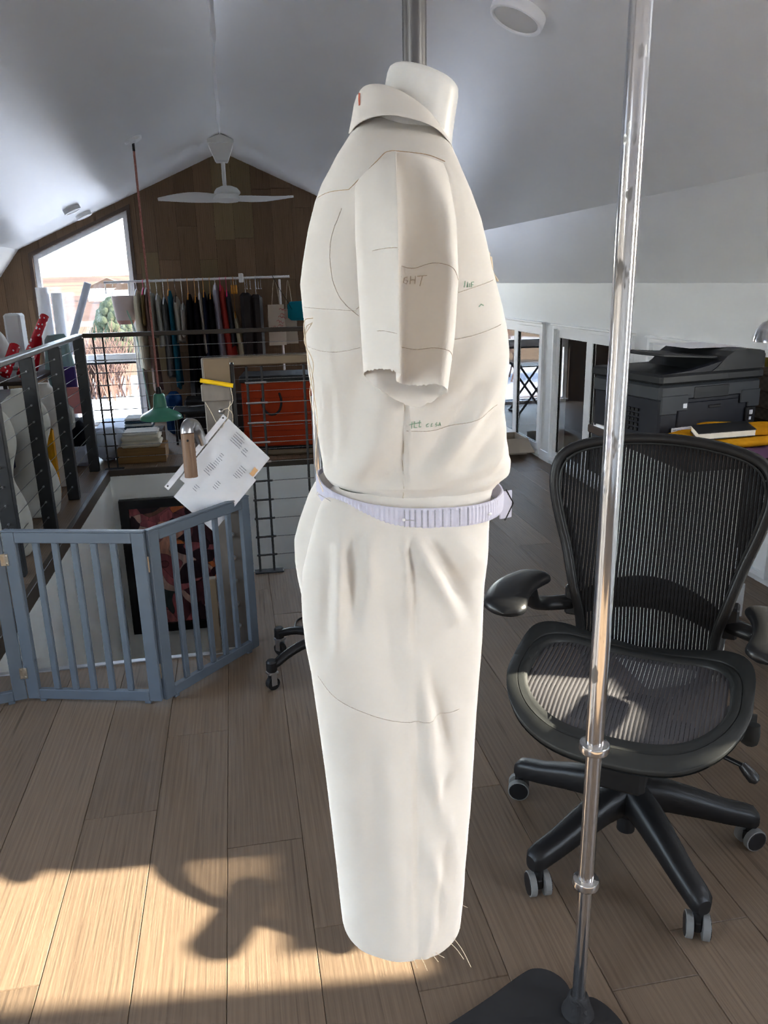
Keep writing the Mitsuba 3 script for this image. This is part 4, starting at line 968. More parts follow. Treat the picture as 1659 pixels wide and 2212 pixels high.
# printer, its back to the viewer
pr = thing('printer', 'black office printer with a paper feeder on top, seen from behind', 'printer')
po_, pa = V(1.385, 2.405, TZ), math.radians(11)
pxd, pyd = V(math.cos(pa), math.sin(pa), 0), V(-math.sin(pa), math.cos(pa), 0)
def pobj(name, m, mt, parent=pr, smooth=False, **kw): return obj(name, xf(TM(m.vertices*V(1, 1, .78), m.faces), po_, pxd, pyd), mt, parent, smooth, **kw)
W_, D_ = .43, .36
pobj('body', cbox(-.0, W_, 0, D_, .0, .185, .008), 'mat_printer2')
pobj('upper_body', cbox(-.006, W_+.006, -.006, D_+.004, .175, .245, .010), 'mat_printer3')
pobj('rear_recess', cbox(.135, .29, -.008, .0, .178, .232, .003), 'mat_printer')
pobj('rear_flap', cbox(.075, .34, -.006, .002, .045, .165, .004), 'mat_printer2')
pobj('flap_catch', cbox(.205, .260, -.0095, .0, .132, .146, .002), 'mat_black')
for x0, x1, z0 in ((.0, .07, .118), (.045, .115, .13), (.345, .40, .14), (.38, .434, .12)):
    pobj('side_cover', cbox(x0, x1, -.0085, .0, z0, .20, .003), 'mat_printer3')
pobj('vent', join(*[cbox(-.0075, .0, .10+.022*i, .115+.022*i, .03+.022*j, .044+.022*j, .001) for i in range(6) for j in range(5)]), 'mat_black')
pobj('scanner', cbox(-.012, W_+.012, -.012, D_+.01, .247, .292, .010), 'mat_printer')
# feeder: hump on the right, tray rising to the left
prof = Polygon([(.21, .292), (.235, .312), (.27, .352), (.30, .372), (.36, .378), (.41, .374), (.435, .366), (.442, .35), (.442, .292)]).buffer(.004).buffer(-.004)
pobj('feeder', ext(prof, 'xz', -.004, D_-.03), 'mat_printer', pr, 40)
pobj('feed_tray', xf(cbox(-.24, 0, .03, D_-.07, 0, .012, .003), (.262, 0, .338), unit((1, 0, -.10)), (0, 1, 0), unit((.10, 0, 1))), 'mat_printer')
pobj('tray_side', ext(Polygon([(.02, .292), (.24, .292), (.262, .335), (.2, .318), (.12, .300)]), 'xz', .0, .03), 'mat_printer2')
pobj('rating_label', box(.052, .17, -.0075, -.006, .004, .058), 'mat_paper')
pobj('label_print', join(*[box(.058, .058+l, -.0079, -.0075, z, z+.004) for z, l in ((.045, .03), (.036, .06), (.026, .085), (.016, .07))]), 'mat_ink')
pobj('small_label', box(.092, .108, -.0098, -.0085, .142, .162), 'mat_paper')
pobj('power_inlet', join(cbox(.39, .405, -.011, -.008, .085, .105, .001), cbox(.39, .400, -.011, -.008, .060, .075, .001)), 'mat_paper')
pobj('inlet_recess', cbox(.375, .42, -.0085, .0, .045, .118, .002), 'mat_black')
pobj('printout', paper_sheet((V(.19, .09, .3825), V(.24, 0, -.006), V(0, .21, .004)), 0, 0, .0), 'mat_paper', None, True, label='white paper sheet lying on top of the printer feeder', cat='paper')
# cloth, notebook
def cloth_patch(cx, cy, w, d, a, z, h, seed, folds_=3):
    n = 44
    u, v = np.meshgrid(np.linspace(-1, 1, n), np.linspace(-1, 1, n), indexing='ij')
    nzv = meshkit.fbm(np.stack([u*1.4+seed, v*1.4, u*0], -1), 3, seed)-.5
    edge = np.clip((1-np.maximum(np.abs(u), np.abs(v)))/.08, 0, 1)**.6
    X = u*w*(1+.16*nzv); Y = v*d*(1+.2*np.roll(nzv, 9, 0))
    Zt = z+edge*(h*(.72+.5*nzv)+.006*np.sin(u*5+v*3*folds_+seed))+.002
    c, s = math.cos(a), math.sin(a)
    top = np.stack([cx+X*c-Y*s, cy+X*s+Y*c, Zt], -1)
    return loft(top, closed=False, caps=False)
obj('folded_cloth', cloth_patch(1.73, 2.28, .24, .17, .15, TZ, .022, 5), 'mat_purple', None, True, label='purple cloth lying under the mustard cloth at the table corner', cat='cloth')
mk = thing('folded_cloth', 'mustard yellow cloth folded under the black notebook', 'cloth')
obj('lower_fold', cloth_patch(1.59, 2.31, .20, .10, .05, TZ+.018, .020, 2), 'mat_mustard', mk, True)
obj('upper_fold', cloth_patch(1.65, 2.335, .14, .075, -.25, TZ+.036, .020, 9), 'mat_mustard', mk, True)
obj('front_roll', tube(spline([(1.45, 2.25, TZ+.022), (1.54, 2.21, TZ+.026), (1.65, 2.205, TZ+.03), (1.74, 2.235, TZ+.034), (1.80, 2.29, TZ+.04)], 24), .015, 10, ry=.022), 'mat_mustard', mk, 50)
nb = thing('notebook', 'black covered notebook with cream pages on the mustard cloth', 'notebook')
no, na = V(1.41, 2.205, TZ+.043), math.radians(4)
nx, ny = V(math.cos(na), math.sin(na), 0), unit(V(.42, 1, 0))
for nm, z0, z1, mt, g in (('cover', .0205, .0225, 'mat_book', 0), ('pages', .002, .0205, 'mat_pages', .003), ('back_cover', 0, .002, 'mat_book', 0)):
    obj(nm, xf(cbox(g, .215-g, g, .155-g, z0, z1, .0008), no, nx, ny), mt, nb, False)
obj('pattern_paper', join(cbox(1.32, 1.375, 2.66, 2.76, TZ, TZ+.012, .001)), 'mat_paper', None, False, label='small stack of white paper on the table corner behind the chrome pole', cat='paper')
bk = thing('wicker_basket', 'brown woven basket beside the printer', 'basket')
M('mat_wicker', proc(lambda p, n, uv: mix((.045, .03, .016), (.075, .05, .027), .5+.5*dr.sin(p.z*260)*dr.sin((p.x+p.y)*160))), .7, .3)
obj('body', cbox(1.92, 2.18, 2.50, 2.76, TZ, TZ+.21, .02), 'mat_wicker', bk, False)
for z in (.06, .12, .18): obj('band', cbox(1.914, 2.186, 2.494, 2.766, TZ+z, TZ+z+.006, .002), 'mat_subfloor', bk, False)
for x in (1.97, 2.04, 2.11): obj('band', cbox(x, x+.006, 2.492, 2.50, TZ+.01, TZ+.20, .001), 'mat_subfloor', bk, False)
M('mat_olive', L(110, 98, 30), .8, .1)
obj('yellow_fabric', cloth_patch(2.05, 2.63, .11, .11, 0, TZ+.208, .03, 4), 'mat_olive', None, True, label='olive yellow fabric heaped in the woven basket', cat='fabric')
lm = thing('desk_lamp', 'chrome dome desk lamp cut by the right edge of the frame', 'lamp')
obj('shade', lathe([(.0, .075), (.02, .073), (.045, .062), (.062, .04), (.070, .01), (.071, 0), (.067, 0), (.064, .012), (.05, .045), (.02, .066), (0, .068)], 28, (1.815, 2.44, 1.27)), 'mat_chrome', lm, 40)
obj('arm', tube(spline([(1.815, 2.44, 1.345), (1.83, 2.44, 1.42), (1.95, 2.44, 1.46), (2.2, 2.44, 1.30), (2.24, 2.44, .98)], 30), .007, 8), 'mat_chrome', lm, 40)
obj('base', lathe([(0, .02), (.06, .018), (.065, 0), (0, 0)], 24, (2.22, 2.40, TZ)), 'mat_chrome', lm, 40)
obj('paper_bag', join(cbox(2.05, 2.17, 2.92, 2.935, .0, .16, .002)), 'mat_paper', None, False, label='white paper sheet standing on the floor below the table', cat='paper')
# box by the glazed doors
k = thing('cardboard_box', 'open beige cardboard box on the floor by the glazed doors', 'box')
M('mat_card', L(176, 162, 146), .8, .2)
M('mat_cardin', L(90, 50, 26), .8, .2)
obj('side', join(*[box(2.14, 2.46, 6.42, 6.428, 0, .14), box(2.14, 2.46, 6.73, 6.738, 0, .14), box(2.14, 2.148, 6.42, 6.738, 0, .14), box(2.452, 2.46, 6.42, 6.738, 0, .14), box(2.14, 2.46, 6.42, 6.738, 0, .006)]), 'mat_card', k, False)
obj('flap', xf(box(0, .32, -.2, 0, 0, .006), (2.14, 6.42, .14), (1, 0, 0), unit((0, 1, .5)), unit((0, -.5, 1))), 'mat_card', k, False)
obj('contents', rough_mesh(cbox(2.16, 2.28, 6.46, 6.7, .01, .15, .03), .02, 9), 'mat_cardin', k, False)
# things inside the closet and the stool mirrored in its glass
M('mat_greenbag', L(150, 150, 60), .7, .2)
obj('tote_bag', rough_mesh(trimesh.creation.icosphere(3, 1).apply_scale((.17, .26, .22)).apply_translation((2.88, 5.15, .45)), .06, 6, 3), 'mat_greenbag', None, 40, label='yellow-green bag behind the glass of the middle glazed door', cat='bag')
obj('storage_box', cbox(2.70, 3.1, 4.85, 5.6, .0, .25, .01), 'mat_closet', None, False, label='grey storage box under the green bag behind the glazed door', cat='box')
k = thing('folding_stool', 'black folding stool with crossed legs in front of the far right window', 'stool')
for y in (8.35, 8.72):
    for a, b in ((1.55, 1.95), (1.95, 1.55)): obj('leg', cyl((a, y, .01), (b, y, .55), .012, 10), 'mat_black', k, 30)
for x in (1.55, 1.95):
    for z in (.012, .55): obj('rail', cyl((x, 8.33, z), (x, 8.74, z), .012, 10), 'mat_black', k, 30)
obj('seat', cbox(1.55, 1.95, 8.36, 8.71, .535, .545, .003), 'mat_black', k, False)

# low cupboard by the sunny dormer, outside the frame: it shades the floor under the chair
k = thing('side_cupboard', 'white low cupboard under the sunny dormer window, right of the chair', 'cupboard')
obj('body', cbox(2.10, 2.48, 1.255, 2.04, 0, 1.125, .004), 'mat_white', k, False)
for y0, y1 in ((1.265, 1.65), (1.66, 2.03)): obj('door', cbox(2.085, 2.10, y0, y1, .06, 1.11, .003), 'mat_white', k, False)

# ------------------------------------------------------------------ ceiling: fan, pendant lamp, flat disc lights
M('mat_fan', L(214, 213, 210), .35, .5)
k = thing('ceiling_fan', 'white ceiling fan hanging from the roof ridge before the plank wall', 'fan')
FY = 8.2
hex_ = lambda z, w, d: [(a*w, FY+b*d, z) for a, b in ((-1, -1), (1, -1), (1.0, 1), (-1.0, 1))]
obj('canopy', join(loft(np.array([hex_(2.60, .052, .05), hex_(2.615, .062, .06), hex_(2.755, .115, .10)])), ext(Polygon([(-.122, 2.755), (.122, 2.755), (.122, 2.785), (0, 2.832), (-.122, 2.785)]), 'xz', FY-.11, FY+.11)), 'mat_fan', k, False)
obj('rod', cyl((.01, FY, 2.38), (.01, FY, 2.62), .019, 14), 'mat_fan', k, 40)
obj('hub', lathe([(0, 2.395), (.05, 2.392), (.10, 2.372), (.122, 2.345), (.125, 2.33), (.118, 2.318), (0, 2.318)], 30, (.03, FY, 0)), 'mat_fan', k, 40)
obj('motor_plate', lathe([(0, 2.318), (.112, 2.318), (.125, 2.292), (.13, 2.272), (.11, 2.252), (.06, 2.245), (0, 2.244)], 30, (.02, FY, 0)), 'mat_fan', k, 40)
for s in (-1, 1):
    R = []
    for t in np.linspace(0, 1, 22):
        x = .08+.56*t; wdt = (.075+.045*math.sin(t*PI*.9))*(1-.55*t**3); tw = .42*(1-.5*t); z = 2.283-.006*t+.012*math.sin(t*PI)*(-s)
        if s > 0: z += .022*t
        c = V(.02+s*x, FY, z); e = V(0, math.cos(tw), s*math.sin(tw)*1.0); h = V(0, -s*math.sin(tw), math.cos(tw))
        R.append([c+e*wdt*math.cos(g)+h*.009*math.sin(g) for g in np.linspace(0, 2*PI, 16, endpoint=False)])
    obj('blade', loft(R), 'mat_fan', k, 45)
def on_slope(y, x, s, name='ceiling_light', **kw): pass
rs_ = math.atan((ZR-ZJ)/XJ)
def disc(x, y, r_, h, label):
    s = 1 if x > 0 else -1; kk = thing('ceiling_light', label, 'lamp', 'flat disc ceiling lights')
    n = V(-s*math.sin(rs_), 0, -math.cos(rs_)); u = V(math.cos(rs_), 0, -s*math.sin(rs_)); w = np.cross(n, u); o = V(x, y, roof_z(x))
    obj('housing', xf(lathe([(0, 0), (r_, 0), (r_, h*.9), (r_-.003, h), (r_-.012, h), (r_-.016, h-.006), (0, h-.006)], 40), o, u, w, n), 'mat_white', kk, 40)
    obj('diffuser', xf(lathe([(0, h-.004), (r_-.018, h-.004), (r_-.018, h-.007), (0, h-.007)], 40), o, u, w, n), 'mat_lightdisc', kk, 40)
disc(-1.425, 8.265, .082, .038, 'flat white disc light on the left ceiling slope, the nearer of the two')
disc(-1.427, 8.90, .082, .038, 'flat white disc light on the left ceiling slope, right against the plank wall')
disc(1.045, 2.93, .098, .036, 'flat white disc light on the right ceiling slope above the chrome pole')
k = thing('pendant_lamp', 'green enamel pendant lamp hanging low on a red-flecked cord', 'lamp')
LX, LY = -.645, 6.66
n = V(math.sin(rs_), 0, -math.cos(rs_)); u = V(math.cos(rs_), 0, math.sin(rs_)); w = np.cross(n, u)
obj('canopy', xf(lathe([(0, 0), (.068, 0), (.070, .008), (.062, .022), (.03, .030), (0, .031)], 30), V(LX, LY, roof_z(LX)), u, w, n), 'mat_white', k, 40)
obj('cord_grip', cyl((LX, LY, 2.525), (LX, LY, 2.47), .010, 10), 'mat_black', k, 30)
obj('cord', cyl((LX, LY, 2.50), (LX, LY, .66), .0085, 8), 'mat_cord', k, 40)
obj('lamp_holder', lathe([(0, .70), (.016, .70), (.022, .68), (.024, .64), (0, .64)], 16, (LX, LY, 0)), 'mat_black', k, 35)
obj('shade', lathe([(.0, .648), (.036, .646), (.044, .635), (.050, .60), (.054, .545), (.064, .525), (.10, .505), (.145, .482), (.165, .462), (.172, .440), (.168, .438), (.160, .458), (.10, .498), (.05, .53), (0, .55)], 40, (LX, LY, 0)), 'mat_enamel', k, 40)

# ------------------------------------------------------------------ clothes rack with everything on it
RY = 8.75
def rod_z(x): return 1.535+.022*(x+1.28)/1.9
k = thing('clothes_rack', 'white metal clothes rail in front of the plank wall', 'clothes rack')
obj('rail', cyl((-1.28, RY, 1.535), (.62, RY, 1.557), .0125, 12), 'mat_white', k, 40)
for x in (-1.035, .51):
    obj('upright', cyl((x, RY, .02), (x, RY, 1.53), .0125, 12), 'mat_white', k, 40)
    obj('foot', cyl((x, RY-.22, .02), (x, RY+.22, .02), .0125, 12), 'mat_white', k, 40)
obj('side_arm', cyl((-1.27, RY, 1.535), (-1.27, RY, 1.42), .006, 8), 'mat_white', k, 40)
cl_mats = {}
def cmat(c):
    nm = 'mat_cloth_%d_%d_%d' % c
    if nm not in scene: M(nm, L(*c), .85, .1, 0.0, sheen=.2)
    return nm
for nm, c in (('mat_hanger_orange', (190, 128, 44)), ('mat_hanger_pink', (210, 50, 110)), ('mat_hanger_white', (215, 215, 215)), ('mat_hanger_dark', (60, 50, 45)), ('mat_hanger_blue', (40, 70, 190))): M(nm, L(*c), .45, .4)
def garment(x, wt, wb, zt, zb, c, hang, label, kind='garment', sway=0.0, dy=.20, seed=1, name='hanging_garment', cat='garment'):
    kk = thing(name, label, cat, 'clothes on the rack')
    R = []; n = 40; r = random.Random(seed); ph = [r.uniform(0, 6) for _ in range(4)]
    for t in np.linspace(0, 1, 16):
        z = zt+(zb-zt)*t; hw = wt+(wb-wt)*t**.8; hd = dy*(.42+.58*min(1, t*5)**.7)*(1+.12*t)
        if t < .08: hw *= .5+.5*t/.08
        ring = []
        for g in np.linspace(0, 2*PI, n, endpoint=False):
            wv = .86+(.08+.14*t)*math.sin(5*g+ph[0]+1.5*t)+.06*t*math.sin(11*g+ph[1])
            ring.append((x+sway*t+hw*math.cos(g)*wv, RY+hd*math.sin(g)*(1+.03*math.sin(7*g+ph[2])), z+(.012*math.sin(3*g+ph[3]) if t > .99 else 0)))
        R.append(ring)
    obj('cloth', loft(R, True, True), cmat(c), kk, 50)
    hx = x+r.uniform(-.008, .008); RZ = rod_z(hx)
    obj('hanger', join(tube(spline([(hx, RY+.017, RZ-.008), (hx, RY+.0165, RZ+.006), (hx, RY, RZ+.0175), (hx, RY-.0175, RZ+.003), (hx, RY-.014, RZ-.022), (hx, RY, RZ-.05), (hx, RY, zt+.005)], 20), .0028, 6), tube(spline([(hx, RY-dy*.95, zt-.05), (hx, RY-dy*.5, zt-.012), (hx, RY, zt+.01), (hx, RY+dy*.5, zt-.012), (hx, RY+dy*.95, zt-.05)], 16), .007, 8)), 'mat_hanger_'+hang, kk, 40)
    return kk
garment(-.965, .042, .06, 1.45, .66, (196, 186, 164), 'white', 'cream blouse at the window end of the clothes rack', seed=1, sway=.03)
garment(-.90, .024, .028, 1.46, 1.10, (112, 92, 58), 'pink', 'short olive brown top next to the cream blouse', seed=2)
garment(-.87, .025, .05, 1.46, .42, (122, 98, 88), 'white', 'sheer pinkish brown long garment on the rack', seed=3, sway=.03)
garment(-.82, .045, .05, 1.42, .98, (132, 130, 120), 'white', 'grey patterned skirt clipped to the rack', seed=4)
garment(-.76, .03, .05, 1.40, .88, (150, 148, 138), 'white', 'pale striped blouse hanging on the rack', seed=14, sway=.03)
garment(-.70, .035, .05, 1.36, .56, (98, 98, 96), 'white', 'mid grey long dress on the rack', seed=5, sway=.02)
garment(-.635, .03, .035, 1.44, .45, (24, 78, 96), 'orange', 'teal blue dress on the rack', seed=6, sway=.02)
garment(-.575, .035, .05, 1.38, .92, (150, 146, 136), 'dark', 'white lace top on the rack', seed=7, sway=.02)
garment(-.515, .04, .025, 1.30, .98, (172, 170, 162), 'white', 'white gathered camisole on the rack', seed=17, sway=-.01)
garment(-.44, .04, .065, 1.40, .30, (13, 13, 15), 'orange', 'long black dress under orange hangers', seed=8)
garment(-.375, .035, .05, 1.37, .45, (20, 17, 22), 'orange', 'black jacket with a violet sheen on the rack', seed=18)
garment(-.325, .022, .03, 1.40, .80, (162, 152, 138), 'white', 'narrow beige white scarf on the rack', seed=9, sway=.03)
garment(-.285, .03, .045, 1.42, .55, (26, 30, 46), 'orange', 'dark navy trousers on the rack', seed=19)
garment(-.225, .03, .05, 1.40, .70, (15, 15, 17), 'orange', 'plain black coat beside the pale grey one', seed=10)
garment(-.165, .035, .045, 1.49, .70, (142, 136, 146), 'white', 'pale grey coat on the rack', seed=11, sway=.03)
garment(-.105, .03, .075, 1.48, .72, (146, 54, 46), 'pink', 'coral red dress on the rack', seed=12, sway=.06)
garment(-.045, .03, .045, 1.42, .86, (52, 54, 60), 'pink', 'charcoal grey cardigan on the rack', seed=13, sway=.03)
garment(.015, .02, .06, 1.20, .72, (168, 158, 134), 'orange', 'cream flared skirt at the right part of the rack', seed=15, sway=.07)
for i, x in enumerate((.005, .028, .052)):
    kk = thing('empty_hanger', ('first', 'second', 'third')[i]+' empty orange wooden hanger from the charcoal cardigan', 'hanger', 'empty orange hangers')
    obj('bar', tube(spline([(x, RY-.2, 1.40), (x, RY-.1, 1.45), (x, RY, 1.475), (x, RY+.1, 1.45), (x, RY+.2, 1.40)], 16), .010, 8), 'mat_hanger_orange', kk, 40)
    obj('hook', tube(spline([(x, RY+.0175, rod_z(x)-.002), (x, RY, rod_z(x)+.0175), (x, RY-.0175, rod_z(x)), (x, RY, rod_z(x)-.04), (x, RY, 1.475)], 14), .0028, 6), 'mat_steel', kk, 40)
M('mat_garmentbag', L(26, 19, 17), .5, .3)
for x, w, zt, zb, lb in ((.145, .06, 1.40, .70, 'black garment bag hanging at the right part of the rack'), (.255, .055, 1.38, .74, 'black garment bag between its twin and the canvas tote')):
    kk = thing('garment_bag', lb, 'garment bag')
    obj('bag', cbox(x-w, x+w, RY-.27, RY+.27, zb, zt, .03), 'mat_garmentbag', kk, False)
    obj('hook', tube(spline([(x, RY+.0175, rod_z(x)-.002), (x, RY, rod_z(x)+.0175), (x, RY-.0175, rod_z(x)), (x, RY, rod_z(x)-.04), (x, RY, zt-.01)], 14), .003, 6), 'mat_steel', kk, 40)
for i, x in enumerate((.165, .20, .26, .285, .31)):
    kk = thing('clip_hanger', ('first', 'second', 'third', 'fourth', 'fifth')[i]+' silver clip hanger counted from the white marker block', 'hanger', 'silver clip hangers')
    obj('bar', cbox(x-.004, x+.004, RY-.17, RY+.17, 1.435, 1.447, .002), 'mat_steel', kk, False)
    obj('hook', tube(spline([(x, RY+.0175, rod_z(x)-.002), (x, RY, rod_z(x)+.0175), (x, RY-.0175, rod_z(x)), (x, RY, rod_z(x)-.04), (x, RY, 1.445)], 14), .0025, 6), 'mat_steel', kk, 40)
obj('size_marker', join(cbox(.085, .135, RY-.02, RY+.02, 1.505, 1.60, .006)), 'mat_white', None, False, label='white clip-on marker block riding on the clothes rail', cat='marker')
def tote(x, y, w, h, zt, zs, c, label, print_=False, d=.05):
    kk = thing('tote_bag', label, 'bag')
    m = rough_mesh(loft(np.array([[(x+sx*w*(1+.1*(1-t)), y+sy*d*(1.2-t*.7), zt-h*(1-t)) for sx, sy in ((-1, -1), (-.33, -1.1), (.33, -1.1), (1, -1), (1, 1), (.33, 1.1), (-.33, 1.1), (-1, 1))] for t in np.linspace(0, 1, 8)])), .012, 7, int(h*100))
    obj('bag', m, cmat(c), kk, 40)
    for sy in (-1, 1):
        obj('strap', sweep(spline([(x-w*.5, y+sy*d*.6, zt-.02), (x-w*.3, y+sy*d*.4, (zt+zs)/2), (x+.0, y+sy*.01, zs), (x+w*.35, y+sy*d*.4, (zt+zs)/2), (x+w*.5, y+sy*d*.6, zt-.02)], 20), [(-.012, -.0015), (.012, -.0015), (.012, .0015), (-.012, .0015)], (0, 1, 0)), cmat(c), kk, False)
    if print_:
        sc = []
        r = random.Random(2)
        for _ in range(9):
            q = V(x+r.uniform(-.05, .06), y-d*1.05-.014, zt-h*.35+r.uniform(-.10, .10))
            sc.append(tube(spline([q, q+V(.02, 0, .012), q+V(.035, 0, -.01), q+V(.05, 0, .006)], 8), .0035, 4))
        obj('print', join(*sc), cmat((190, 120, 112)), kk, False)
tote(.455, RY-.02, .085, .42, 1.27, 1.53, (198, 188, 172), 'cream canvas tote bag with a red print on the clothes rack', True)
tote(.60, RY+.03, .07, .36, 1.22, 1.52, (172, 162, 146), 'beige canvas tote bag behind the printed one', False)
kk = thing('shoulder_bag', 'teal bag on a broad black strap at the right end of the rack', 'bag')
obj('bag', rough_mesh(cbox(.58, .80, RY-.10, RY-.0, 1.10, 1.30, .03), .02, 8), cmat((20, 112, 130)), kk, 40)
obj('strap', sweep(spline([(.43, RY-.05, 1.575), (.47, RY-.06, 1.50), (.52, RY-.07, 1.40), (.58, RY-.08, 1.30), (.62, RY-.08, 1.22)], 20), [(-.022, -.002), (.022, -.002), (.022, .002), (-.022, .002)], (0, 1, 0)), 'mat_black', kk, False)
kk = thing('hanging_pouch', 'pale pink fabric pouch hanging at the window end of the rack', 'pouch')
obj('pouch', lathe([(0, 1.12), (.07, 1.125), (.095, 1.16), (.118, 1.36), (.122, 1.40), (.112, 1.39), (.09, 1.17), (0, 1.15)], 24, (-1.10, RY-.02, 0)), cmat((214, 198, 194)), kk, 40)
obj('base', lathe([(0, 1.112), (.07, 1.115), (.088, 1.14), (.094, 1.165), (.07, 1.124), (0, 1.121)], 24, (-1.10, RY-.02, 0)), cmat((196, 150, 142)), kk, 40)
for s in (-1, 1): obj('cord', cyl((-1.10+s*.11, RY-.02, 1.40), (-1.10+s*.09, RY, 1.535), .003, 6), 'mat_white', kk, 40)
# below the rack
obj('storage_tub', rough_mesh(cbox(-.76, -.60, 8.30, 8.62, .0, .42, .05), .015, 6), cmat((16, 50, 92)), None, 40, label='dark blue tub standing under the clothes rack beside the lamp', cat='tub')
obj('black_case', cbox(-.56, .05, 8.25, 8.62, 0, .36, .02), 'mat_black', None, False, label='black case standing under the long black clothes', cat='case')
obj('metal_rail', cyl((-.50, 7.9, .34), (-.22, 7.9, .36), .010, 8), 'mat_steel', None, 40, label='short silver rail lying in front of the black case', cat='rail')
kk = thing('low_stand', 'black low metal stand in front of the black case', 'stand')
for x in (-.62, -.12):
    for y in (7.75, 8.05): obj('leg', cyl((x, y, 0), (x, y, .34), .012, 8), 'mat_black', kk, 40)
obj('top', cbox(-.65, -.09, 7.72, 8.08, .30, .325, .005), 'mat_black', kk, False)
# orange case
kk = thing('orange_case', 'large orange case with a black rope handle behind the railing', 'case')
ca = math.radians(-6)
def ob(m): return rotz(m, ca, (.02, 7.16, 0))
obj('body', ob(cbox(0, .84, 0, .42, .055, .66, .012)), 'mat_orange', kk, False)
obj('lid', ob(cbox(-.01, .85, -.012, .43, .64, .70, .008)), 'mat_black', kk, False)
obj('base', ob(cbox(0, .84, .005, .42, 0, .06, .006)), 'mat_black', kk, False)
obj('handle', ob(tube(spline([(.18, -.01, .50), (.20, -.03, .40), (.26, -.04, .355), (.33, -.04, .385), (.355, -.03, .47), (.34, -.01, .545)], 24), .010, 8)), 'mat_black', kk, 40)
for z in (.20, .34, .50): obj('groove', ob(box(.01, .83, -.0015, .0, z, z+.004)), cmat((120, 40, 14)), kk, False)
obj('pattern_tube', cyl((-.02, 7.02, .028), (1.0, 6.94, .028), .026, 14), 'mat_beigewood', None, 40, label='olive beige cardboard tube lying on the floor before the orange case', cat='tube')
# wooden crate with folded white fabric
kk = thing('wooden_crate', 'low brown wooden crate under the green pendant lamp', 'crate')
M('mat_crate', proc(lambda p, n, uv: mix((.14, .07, .022), (.25, .14, .055), fbm(p.x*6, p.y*40, p.z*90, 3))), .6, .3)
for z in (.0, .068): obj('slat', cbox(-1.09, -.67, 6.995, 7.01, z+.002, z+.064, .003), 'mat_crate', kk, False)
obj('body', cbox(-1.085, -.675, 7.01, 7.36, 0, .13, .004), 'mat_crate', kk, False)
fw = thing('folded_fabric', 'stack of folded white fabric on the wooden crate', 'fabric')
for i, (z, h, w) in enumerate(((.132, .05, .17), (.182, .055, .165), (.237, .03, .15))):
    obj('fold', rough_mesh(cbox(-.88-w, -.88+w, 7.03, 7.30, z, z+h, .018), .010, 12, i), cmat((206, 200, 184) if i < 2 else (214, 212, 204)), fw, 40)
sb = thing('striped_cloth', 'blue and white striped cloth folded behind the white fabric', 'cloth')
for i in range(5): obj('stripe', cbox(-1.06+.004*i, -.80, 7.38, 7.62, .21+.026*i, .233+.026*i, .01), cmat((58, 78, 92) if i % 2 else (205, 208, 208)), sb, False)
obj('support_box', cbox(-1.08, -.72, 7.37, 7.68, 0, .21, .005), cmat((60, 44, 34)), None, False, label='dark box under the striped cloth', cat='box')
kk = thing('plastic_bag', 'crumpled pale blue plastic bag on the floor at the railing corner', 'bag')
obj('bag', rough_mesh(trimesh.creation.icosphere(4, 1).apply_scale((.16, .16, .15)).apply_translation((-1.16, 7.25, .145)), .05, 9, 2), cmat((196, 204, 216)), kk, 40)
kk = thing('fabric_pile', 'pale grey-blue fabric piled on the floor in front of the window', 'fabric')
obj('pile', rough_mesh(cbox(-1.50, -1.05, 8.2, 8.9, 0, .12, .05), .04, 5, 7), cmat((176, 178, 186)), kk, 40)

# ------------------------------------------------------------------ platform on the left: dress forms, paper rolls, gift wrap
M('mat_fabricform', L(196, 194, 186), .75, .2, 0.0, sheen=.2)
def torso(x, y, h, w, a, label, c='mat_fabricform', lean=0.0):
    kk = thing('dress_form', label, 'dress form')
    pr_ = [(0, .80, .56), (.03, .90, .62), (.12, 1.0, .70), (.22, 1.04, .74), (.34, .94, .66), (.45, .74, .52), (.50, .70, .50), (.58, .78, .56), (.70, .98, .74), (.80, .96, .66), (.88, .82, .52), (.94, .50, .40), (.965, .32, .32), (1.0, .30, .30)]
    t = np.array(pr_); ss = np.linspace(0, 1, 48); R = []
    f1 = spline(t[:, 1:], 48); zz_ = spline(t[:, :1], 48)[:, 0]
    for z, (rx, ry) in zip(zz_, f1):
        R.append([(rx*w*math.cos(g), ry*w*math.sin(g)*(1.0 if math.sin(g) > 0 else 1.05), z*h) for g in np.linspace(0, 2*PI, 36, endpoint=False)])
    m = loft(R); v = m.vertices; v[:, 0] += lean*v[:, 2]
    obj('torso', rotz(TM(v, m.faces), a, (x, y, .004)), c, kk, 60)
    kk2 = join(*[rotz(TM(lathe([(w*.29, z*h), (w*.31, z*h+.004), (w*.29, z*h+.008)], 24).vertices+V(lean*h, 0, 0), lathe([(w*.29, 0), (w*.31, 1), (w*.29, 2)], 24).faces), a, (x, y, .004)) for z in (.985,)])
    obj('neck_cap', kk2, 'mat_white', kk, 40)
torso(-1.40, 4.63, .93, .165, .3, 'large white dress form closest along the left railing', lean=-.02)
torso(-1.42, 5.52, .86, .17, -.2, 'white hourglass dress form behind the second gap of the railing')
torso(-1.46, 6.35, .80, .15, .4, 'beige white dress form close to the railing corner', c='mat_muslin')
obj('mustard_fabric', rough_mesh(cbox(-1.50, -1.36, 5.95, 6.05, .0, .52, .02), .03, 7), 'mat_mustard', None, 40, label='mustard fabric hanging between two white dress forms', cat='fabric')
kk = thing('storage_chest', 'black chest standing behind the white dress forms', 'chest')
obj('body', cbox(-2.2, -1.66, 5.1, 6.7, 0, .70, .01), 'mat_black', kk, False)
obj('lid', cbox(-2.22, -1.62, 5.05, 6.74, .70, .725, .005), 'mat_postmetal', kk, False)
